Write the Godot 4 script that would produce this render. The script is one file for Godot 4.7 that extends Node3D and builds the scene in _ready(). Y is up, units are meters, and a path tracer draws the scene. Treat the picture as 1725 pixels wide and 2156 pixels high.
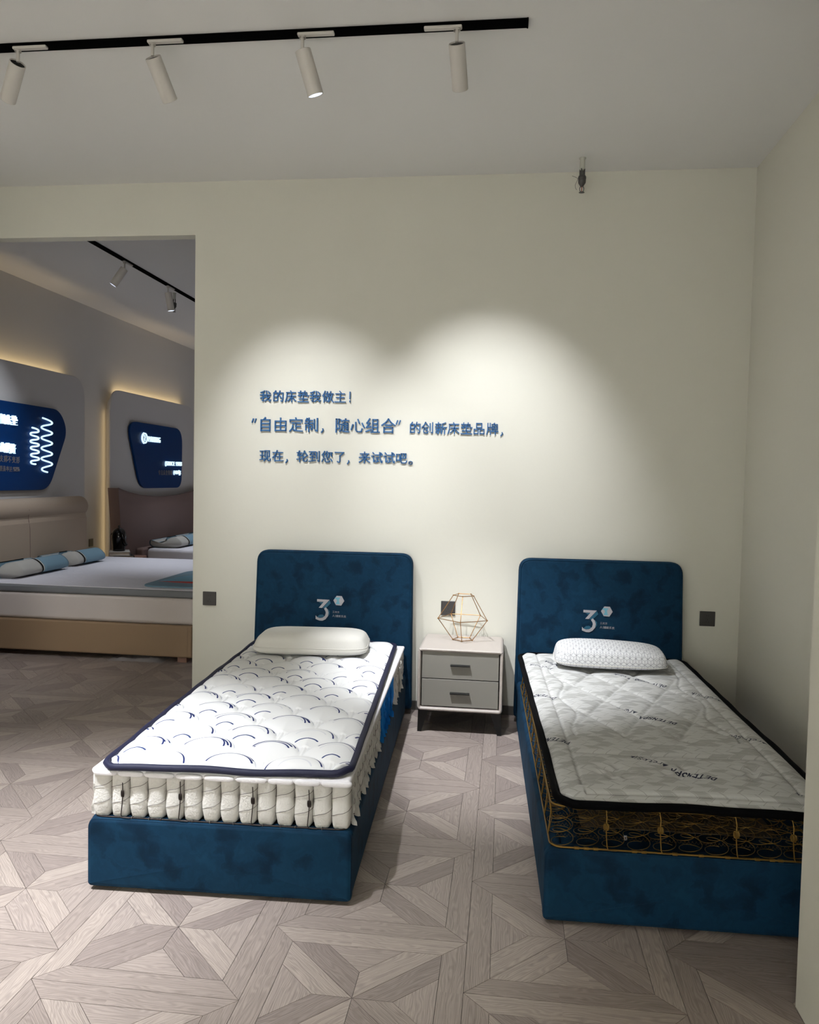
extends Node3D
# A mattress showroom: two blue velvet display beds against a cream wall, a bedside cabinet between them,
# and a doorway on the left into a second room with larger beds.

const XL := -4.557        # far room, left wall
const CEIL := 3.2
var rng := RandomNumberGenerator.new()
var M := {}
var used := {}


# ------------------------------------------------------------------ mesh builder
class MB:
	var v := PackedVector3Array()
	var n := PackedVector3Array()
	var uv := PackedVector2Array()
	var ix := PackedInt32Array()

	func tri(a: Vector3, b: Vector3, c: Vector3) -> void:      # counter-clockwise seen from outside
		var nn := (b - a).cross(c - a).normalized()
		var k := v.size()
		v.append_array([a, b, c])
		n.append_array([nn, nn, nn])
		uv.append_array([Vector2(a.x, a.z), Vector2(b.x, b.z), Vector2(c.x, c.z)])
		ix.append_array([k, k + 2, k + 1])

	func quad(a: Vector3, b: Vector3, c: Vector3, d: Vector3) -> void:
		var nn := (c - a).cross(d - b).normalized()
		var k := v.size()
		v.append_array([a, b, c, d])
		n.append_array([nn, nn, nn, nn])
		uv.append_array([Vector2(0, 1), Vector2(1, 1), Vector2(1, 0), Vector2(0, 0)])
		ix.append_array([k, k + 2, k + 1, k, k + 3, k + 2])

	# rows x cols points, outward = d_col x d_row; smooth normals
	func grid(rows: int, cols: int, p: PackedVector3Array, closed := false, flip := false, uvs := PackedVector2Array()) -> void:
		var k := v.size()
		var nn := PackedVector3Array()
		nn.resize(rows * cols)
		var last := cols if closed else cols - 1
		var idx := PackedInt32Array()
		for r in rows - 1:
			for c in last:
				var c2 := (c + 1) % cols
				var a := r * cols + c
				var b := r * cols + c2
				var d := (r + 1) * cols + c
				var e := (r + 1) * cols + c2
				var f := (p[e] - p[a]).cross(p[d] - p[b])
				if flip:
					f = -f
				nn[a] += f
				nn[b] += f
				nn[d] += f
				nn[e] += f
				if flip:
					idx.append_array([k + a, k + b, k + e, k + a, k + e, k + d])
				else:
					idx.append_array([k + a, k + e, k + b, k + a, k + d, k + e])
		for i in nn.size():
			nn[i] = nn[i].normalized()
		v.append_array(p)
		n.append_array(nn)
		if uvs.size() == p.size():
			uv.append_array(uvs)
		else:
			for i in p.size():
				uv.append(Vector2(float(i % cols) / cols, float(i / cols) / rows))
		ix.append_array(idx)

	func box(c: Vector3, s: Vector3, b := Basis.IDENTITY) -> void:
		var h := s * 0.5
		for f in [[0, 1, 2], [1, 2, 0], [2, 0, 1]]:
			for sg in [-1.0, 1.0]:
				var o := Vector3.ZERO
				var u := Vector3.ZERO
				var w := Vector3.ZERO
				o[f[0]] = h[f[0]] * sg
				u[f[1]] = h[f[1]] * sg
				w[f[2]] = h[f[2]]
				quad(c + b * (o - u - w), c + b * (o + u - w), c + b * (o + u + w), c + b * (o - u + w))

	# box with rounded edges
	func rbox(c: Vector3, s: Vector3, r: float, b := Basis.IDENTITY, seg := 2) -> void:
		var h := s * 0.5
		r = minf(r, minf(h.x, minf(h.y, h.z)) * 0.999)
		for f in [[0, 1, 2], [1, 2, 0], [2, 0, 1]]:
			var cu := _cuts(h[f[1]], r, seg)
			var cw := _cuts(h[f[2]], r, seg)
			for sg in [-1.0, 1.0]:
				var k := v.size()
				for i in cu.size():
					for j in cw.size():
						var p := Vector3.ZERO
						p[f[0]] = h[f[0]] * sg
						p[f[1]] = cu[i]
						p[f[2]] = cw[j]
						var q := Vector3(clampf(p.x, r - h.x, h.x - r), clampf(p.y, r - h.y, h.y - r), clampf(p.z, r - h.z, h.z - r))
						var nn := (p - q).normalized()
						v.append(c + b * (q + nn * r))
						n.append(b * nn)
						uv.append(Vector2(cu[i], cw[j]))
				for i in cu.size() - 1:
					for j in cw.size() - 1:
						var a := k + i * cw.size() + j
						var e := a + cw.size()
						if sg > 0:
							ix.append_array([a, e + 1, e, a, a + 1, e + 1])
						else:
							ix.append_array([a, e, e + 1, a, e + 1, a + 1])

	func _cuts(h: float, r: float, seg: int) -> PackedFloat32Array:
		var o := PackedFloat32Array()
		for i in seg + 1:
			o.append(-h + r * (1.0 - tan(PI / 4 * (1.0 - float(i) / seg))))
		for i in seg + 1:
			o.append(h - r * (1.0 - tan(PI / 4 * float(i) / seg)))
		return o

	func tube(path: PackedVector3Array, r: float, sides := 6, closed := false) -> void:
		var m := path.size()
		var pts := PackedVector3Array()
		var t0 := (path[1] - path[0]).normalized()
		var nr := t0.cross(Vector3.UP)
		if nr.length() < 0.1:
			nr = t0.cross(Vector3.RIGHT)
		nr = nr.normalized()
		var count := m + 1 if closed else m
		for i in count:
			var a := path[(i - 1 + m) % m] if closed or i > 0 else path[0]
			var b := path[(i + 1) % m] if closed or i < m - 1 else path[m - 1]
			var t := (b - a).normalized()
			nr = (nr - t * nr.dot(t)).normalized()
			var bn := t.cross(nr)
			for j in sides:
				var an := TAU * j / sides
				pts.append(path[i % m] + (nr * cos(an) + bn * sin(an)) * r)
		grid(count, sides, pts, true)
		if not closed:
			for e in 2:
				var c := path[0] if e == 0 else path[m - 1]
				var base := 0 if e == 0 else (count - 1) * sides
				for j in sides:
					var p := pts[base + j]
					var q := pts[base + (j + 1) % sides]
					if e == 0:
						tri(c, q, p)
					else:
						tri(c, p, q)

	func lathe(prof: Array, seg: int, xf := Transform3D.IDENTITY) -> void:
		var pts := PackedVector3Array()
		for q in prof:
			for j in seg:
				var a := TAU * j / seg
				pts.append(xf * Vector3(q[0] * cos(a), q[1], -q[0] * sin(a)))
		grid(prof.size(), seg, pts, true)

	func ball(c: Vector3, r: float, seg := 8) -> void:
		var pr := []
		for i in 6:
			var a := -PI / 2 + PI * i / 5.0
			pr.append([maxf(r * cos(a), 0.00001), r * sin(a)])
		lathe(pr, seg, Transform3D(Basis.IDENTITY, c))

	# polygon in local xy (any order), extruded along local z
	func prism(poly: PackedVector2Array, d0: float, d1: float, xf := Transform3D.IDENTITY) -> void:
		var pg := poly.duplicate()
		if Geometry2D.is_polygon_clockwise(pg):
			pg.reverse()
		var ar := 0.0
		for i in pg.size():
			ar += pg[i].cross(pg[(i + 1) % pg.size()])
		if ar < 0.0:
			pg.reverse()
		var t := Geometry2D.triangulate_polygon(pg)
		for i in range(0, t.size(), 3):
			var a := pg[t[i]]
			var b := pg[t[i + 1]]
			var c := pg[t[i + 2]]
			if (b - a).cross(c - a) < 0:
				var s := b
				b = c
				c = s
			tri(xf * Vector3(a.x, a.y, d1), xf * Vector3(b.x, b.y, d1), xf * Vector3(c.x, c.y, d1))
			tri(xf * Vector3(a.x, a.y, d0), xf * Vector3(c.x, c.y, d0), xf * Vector3(b.x, b.y, d0))
		for i in pg.size():
			var a := pg[i]
			var b := pg[(i + 1) % pg.size()]
			quad(xf * Vector3(a.x, a.y, d0), xf * Vector3(b.x, b.y, d0), xf * Vector3(b.x, b.y, d1), xf * Vector3(a.x, a.y, d1))

	func mesh() -> ArrayMesh:
		var arr := []
		arr.resize(Mesh.ARRAY_MAX)
		arr[Mesh.ARRAY_VERTEX] = v
		arr[Mesh.ARRAY_NORMAL] = n
		arr[Mesh.ARRAY_TEX_UV] = uv
		arr[Mesh.ARRAY_INDEX] = ix
		var m := ArrayMesh.new()
		m.add_surface_from_arrays(Mesh.PRIMITIVE_TRIANGLES, arr)
		return m


# ------------------------------------------------------------------ nodes
func numbered(called: String) -> String:
	used[called] = used.get(called, -1) + 1
	return called if used[called] == 0 else "%s_%03d" % [called, used[called]]


func put(called: String, me: Mesh, mat: Material, parent: Node = null, at := Transform3D.IDENTITY) -> MeshInstance3D:
	var o := MeshInstance3D.new()
	o.name = numbered(called) if parent == null else called
	o.mesh = me
	o.material_override = mat
	o.transform = at
	if parent == null:
		add_child(o, true)
	else:
		parent.add_child(o, true)
	return o


func add(called: String, b: MB, mat: Material, parent: Node = null) -> MeshInstance3D:
	return put(called, b.mesh(), mat, parent)


func thing(called: String, label: String, category: String, at := Vector3.ZERO, turn := 0.0, group := "") -> Node3D:
	var o := Node3D.new()
	o.name = numbered(called)
	add_child(o, true)
	o.position = at
	o.rotation.y = turn
	tag(o, label, category, group)
	return o


func tag(o: Node, label: String, category: String, group := "") -> Node:
	o.set_meta("label", label)
	o.set_meta("category", category)
	if group:
		o.set_meta("group", group)
	return o


func struct(called: String, b: MB, mat: Material, label: String) -> MeshInstance3D:
	var o := add(called, b, mat)
	o.set_meta("kind", "structure")
	o.set_meta("label", label)
	o.set_meta("category", called.split("_")[0])
	return o


func V(x: float, y: float, z: float) -> Vector3:
	return Vector3(x, y, z)


func path_of(a: Array) -> PackedVector3Array:
	return PackedVector3Array(a)


# rounded rectangle outline, centre c, half sizes h
func rrect(c: Vector2, h: Vector2, r: float, seg := 6) -> PackedVector2Array:
	var o := PackedVector2Array()
	for q in 4:
		var s: Vector2 = [Vector2(1, 1), Vector2(-1, 1), Vector2(-1, -1), Vector2(1, -1)][q]
		for i in seg + 1:
			var a := PI / 2 * (q + float(i) / seg)
			o.append(c + s * (h - Vector2(r, r)) + Vector2(cos(a), sin(a)) * r)
	return o


# polygon with each corner rounded by its own radius
func rpoly(pts: Array, seg := 6) -> PackedVector2Array:
	var o := PackedVector2Array()
	var m := pts.size()
	for i in m:
		var p := Vector2(pts[i][0], pts[i][1])
		var a := Vector2(pts[(i - 1 + m) % m][0], pts[(i - 1 + m) % m][1])
		var b := Vector2(pts[(i + 1) % m][0], pts[(i + 1) % m][1])
		var r: float = pts[i][2]
		var pa := p + (a - p).normalized() * r
		var pb := p + (b - p).normalized() * r
		for k in seg + 1:
			var t := float(k) / seg
			o.append(pa.lerp(p, t).lerp(p.lerp(pb, t), t))
	return o


func superbox(b: MB, c: Vector3, h: Vector3, e1: float, e2: float, top := 1.0, turn := Basis.IDENTITY, nu := 40, nv := 18, shape := 0) -> void:
	var pts := PackedVector3Array()
	for i in nv + 1:
		var w := -PI / 2 + PI * i / nv
		var cw := pow(maxf(cos(w), 0.0), e1)
		var sw := signf(sin(w)) * pow(absf(sin(w)), e1)
		for j in nu:
			var a := TAU * j / nu
			var ca := signf(cos(a)) * pow(absf(cos(a)), e2)
			var sa := signf(sin(a)) * pow(absf(sin(a)), e2)
			var k := lerpf(1.0, top, (sw + 1.0) / 2.0)
			var p := V(h.x * cw * ca * k, h.y * sw, -h.z * cw * sa * k)
			if shape == 1:        # foam pillow, higher towards the front
				p.y *= 1.0 + 0.10 * sin(clampf(p.z / 0.18, -1, 1) * 2.2)
			elif shape == 2:      # contour pillow, lower at one end
				p.y *= (1.0 - 0.16 * clampf(p.x / 0.29, 0.0, 1.0)) * (1.0 + 0.10 * cos(p.z / 0.17 * PI * 1.1))
			pts.append(c + turn * p)
	b.grid(nv + 1, nu, pts, true)


# ------------------------------------------------------------------ materials
func mat(called: String, col: Color, rough := 0.7, metal := 0.0, spec := 0.5) -> StandardMaterial3D:
	var m := StandardMaterial3D.new()
	m.resource_name = called
	m.albedo_color = col
	m.roughness = rough
	m.metallic = metal
	m.metallic_specular = spec
	M[called] = m
	return m


func noise_tex(freq: float, cols: Array, offs: Array, size := 512, oct := 4, warp := 0.0, sd := 1, kind := FastNoiseLite.TYPE_SIMPLEX_SMOOTH) -> NoiseTexture2D:
	var fn := FastNoiseLite.new()
	fn.seed = sd
	fn.noise_type = kind
	fn.frequency = freq
	fn.fractal_octaves = oct
	if warp > 0.0:
		fn.domain_warp_enabled = true
		fn.domain_warp_amplitude = warp
		fn.domain_warp_frequency = freq * 1.5
	var t := NoiseTexture2D.new()
	t.width = size
	t.height = size
	t.seamless = true
	t.noise = fn
	var g := Gradient.new()
	g.colors = PackedColorArray(cols)
	g.offsets = PackedFloat32Array(offs)
	t.color_ramp = g
	return t


func tripl(m: StandardMaterial3D, s: float, world := false) -> void:
	m.uv1_triplanar = true
	m.uv1_world_triplanar = world
	m.uv1_scale = V(s, s, s)


func relief(m: StandardMaterial3D, t: Texture2D, depth_cm: float) -> void:
	m.heightmap_enabled = true
	m.heightmap_texture = t
	m.heightmap_scale = depth_cm


func glow(called: String, col: Color, e: float) -> StandardMaterial3D:
	var m := mat(called, col, 0.4)
	m.emission_enabled = true
	m.emission = col
	m.emission_energy_multiplier = e
	return m


func make_materials() -> void:
	var bw := [Color.BLACK, Color.WHITE]
	var fine := noise_tex(0.08, bw, [0.0, 1.0], 512, 4, 0.0, 3)
	var plaster := noise_tex(0.02, bw, [0.0, 1.0], 512, 5, 0.0, 5)
	var w := mat("cream_paint", Color(0.85, 0.84, 0.795), 0.85, 0.0, 0.3)
	relief(w, plaster, 0.03)
	tripl(w, 2.0, true)
	w = mat("ceiling_paint", Color(0.90, 0.895, 0.885), 0.9, 0.0, 0.2)
	relief(w, plaster, 0.03)
	tripl(w, 1.5, true)
	w = mat("far_paint", Color(0.84, 0.83, 0.815), 0.85, 0.0, 0.3)
	relief(w, plaster, 0.03)
	tripl(w, 2.0, true)
	mat("panel_white", Color(0.80, 0.79, 0.785), 0.6)
	mat("baseboard_grey", Color(0.30, 0.285, 0.27), 0.5)
	mat("joint_dark", Color(0.20, 0.18, 0.165), 0.9)
	# velvet: base blue with darker strokes where the nap was brushed the other way
	var nap := noise_tex(0.006, [Color(0.66, 0.68, 0.71), Color(0.81, 0.82, 0.85), Color(0.95, 0.96, 0.97), Color(0.88, 0.89, 0.91), Color(1, 1, 1)], [0.15, 0.36, 0.50, 0.64, 0.85], 1024, 6, 70.0, 11)
	w = mat("velvet_blue", Color(0.062, 0.205, 0.30), 0.72, 0.0, 0.25)
	w.albedo_texture = nap
	w.rim_enabled = true
	w.rim = 0.22
	w.rim_tint = 0.85
	relief(w, fine, 0.02)
	tripl(w, 1.1)
	mat("dark_felt", Color(0.11, 0.105, 0.10), 0.95)
	mat("grey_board", Color(0.36, 0.33, 0.29), 0.95)
	w = mat("pocket_fabric", Color(0.83, 0.82, 0.80), 0.85, 0.0, 0.2)
	w.backlight_enabled = true
	w.backlight = Color(0.25, 0.25, 0.25)
	relief(w, noise_tex(0.03, bw, [0.0, 1.0], 512, 4, 20.0, 8), 0.15)
	tripl(w, 6.0)
	w = mat("pocket_blue", Color(0.14, 0.48, 0.80), 0.8, 0.0, 0.2)
	relief(w, fine, 0.1)
	tripl(w, 6.0)
	mat("wire_dark", Color(0.20, 0.17, 0.16), 0.45, 0.7)
	mat("wire_grey", Color(0.45, 0.43, 0.42), 0.8)
	mat("wire_gold", Color(0.50, 0.385, 0.17), 0.42, 0.6)
	w = mat("pad_white", Color(0.90, 0.89, 0.90), 0.85)
	relief(w, fine, 0.08)
	tripl(w, 4.0)
	w = mat("navy_tape", Color(0.055, 0.07, 0.20), 0.65)
	relief(w, fine, 0.03)
	tripl(w, 8.0)
	w = mat("black_tape", Color(0.022, 0.022, 0.03), 0.85, 0.0, 0.2)
	relief(w, fine, 0.03)
	tripl(w, 8.0)
	w = mat("pillow_white", Color(0.89, 0.88, 0.855), 0.8, 0.0, 0.25)
	relief(w, fine, 0.03)
	tripl(w, 5.0)
	w = mat("leather_taupe", Color(0.71, 0.675, 0.645), 0.42)
	relief(w, noise_tex(0.09, bw, [0.0, 1.0], 512, 3, 0.0, 21, FastNoiseLite.TYPE_CELLULAR), 0.012)
	tripl(w, 6.0)
	w = mat("lacquer_grey", Color(0.525, 0.512, 0.483), 0.5)
	relief(w, fine, 0.006)
	tripl(w, 6.0)
	mat("black_metal", Color(0.035, 0.035, 0.04), 0.4, 0.3)
	mat("brass", Color(0.66, 0.50, 0.32), 0.28, 0.9)
	mat("socket_grey", Color(0.255, 0.245, 0.24), 0.45, 0.2)
	mat("hole_black", Color(0.01, 0.01, 0.01), 0.8)
	mat("letter_blue", Color(0.08, 0.35, 0.57), 0.45)
	mat("emblem_silver", Color(0.66, 0.65, 0.67), 0.5)
	mat("emblem_teal", Color(0.08, 0.34, 0.44), 0.6)
	mat("emblem_cyan", Color(0.42, 0.66, 0.74), 0.6)
	mat("track_black", Color(0.02, 0.02, 0.021), 0.9, 0.0, 0.1)
	mat("lamp_white", Color(0.79, 0.77, 0.745), 0.5)
	mat("pipe_white", Color(0.74, 0.74, 0.70), 0.6)
	mat("steel_grey", Color(0.34, 0.33, 0.33), 0.4, 0.7)
	glow("lens_glow", Color(0.86, 0.91, 1.0), 1.6)
	glow("led_warm", Color(1.0, 0.86, 0.62), 0.5)
	glow("sign_glow", Color(0.84, 0.95, 1.0), 1.0)
	w = mat("sign_blue", Color(0.0, 0.20, 0.42), 0.4, 0.0, 0.25)
	mat("sign_print", Color(0.50, 0.48, 0.50), 0.6)
	# far room fabrics
	w = mat("fabric_beige", Color(0.66, 0.59, 0.52), 0.75)
	relief(w, fine, 0.02)
	tripl(w, 4.0)
	w = mat("leather_tan", Color(0.58, 0.48, 0.375), 0.6)
	relief(w, fine, 0.015)
	tripl(w, 4.0)
	w = mat("fabric_mauve", Color(0.50, 0.415, 0.395), 0.7)
	relief(w, fine, 0.02)
	tripl(w, 4.0)
	w = mat("sheet_white", Color(0.83, 0.82, 0.845), 0.8)
	relief(w, noise_tex(0.006, bw, [0.0, 1.0], 512, 3, 60.0, 31), 0.5)
	tripl(w, 1.0)
	mat("sheet_side", Color(0.79, 0.75, 0.73), 0.8)
	mat("topper_grey", Color(0.47, 0.475, 0.49), 0.8)
	w = mat("cushion_grey", Color(0.68, 0.67, 0.645), 0.8)
	relief(w, fine, 0.04)
	tripl(w, 5.0)
	mat("cover_blue", Color(0.43, 0.55, 0.615), 0.7)
	mat("red_print", Color(0.72, 0.16, 0.10), 0.7)
	mat("sky_print", Color(0.45, 0.66, 0.76), 0.7)
	mat("wood_pink", Color(0.56, 0.42, 0.36), 0.5)
	mat("ceramic_black", Color(0.012, 0.011, 0.011), 0.12)
	mat("book_white", Color(0.80, 0.79, 0.77), 0.6)
	mat("book_pages", Color(0.78, 0.74, 0.68), 0.8)
	mat("book_black", Color(0.02, 0.02, 0.02), 0.5)
	mat("packing_film", Color(0.62, 0.60, 0.60), 0.35)
	mat("glass_bulb", Color(0.55, 0.2, 0.15), 0.2)


# soft oak grain, drawn along u
func grain_image(sd: int) -> ImageTexture:
	var a := FastNoiseLite.new()
	a.seed = sd
	a.frequency = 0.010
	a.fractal_octaves = 2
	var b := FastNoiseLite.new()
	b.seed = sd + 7
	b.frequency = 0.05
	b.fractal_octaves = 3
	var im := Image.create(512, 512, false, Image.FORMAT_RGB8)
	for y in 512:
		for x in 512:
			var wv := a.get_noise_2d(x * 0.55, y * 1.2) * 34.0
			var ring := sin((y + wv) * 0.42)
			var fib := b.get_noise_2d(x * 0.12, y * 4.0)
			var pore := b.get_noise_2d(x * 0.05 + 900.0, y * 9.0)
			var k := 0.92 + 0.042 * ring + 0.07 * fib - (0.12 if pore > 0.30 else 0.0)
			im.set_pixel(x, y, Color(k, k * 0.995, k * 0.985))
	im.generate_mipmaps()
	return ImageTexture.create_from_image(im)


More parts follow.
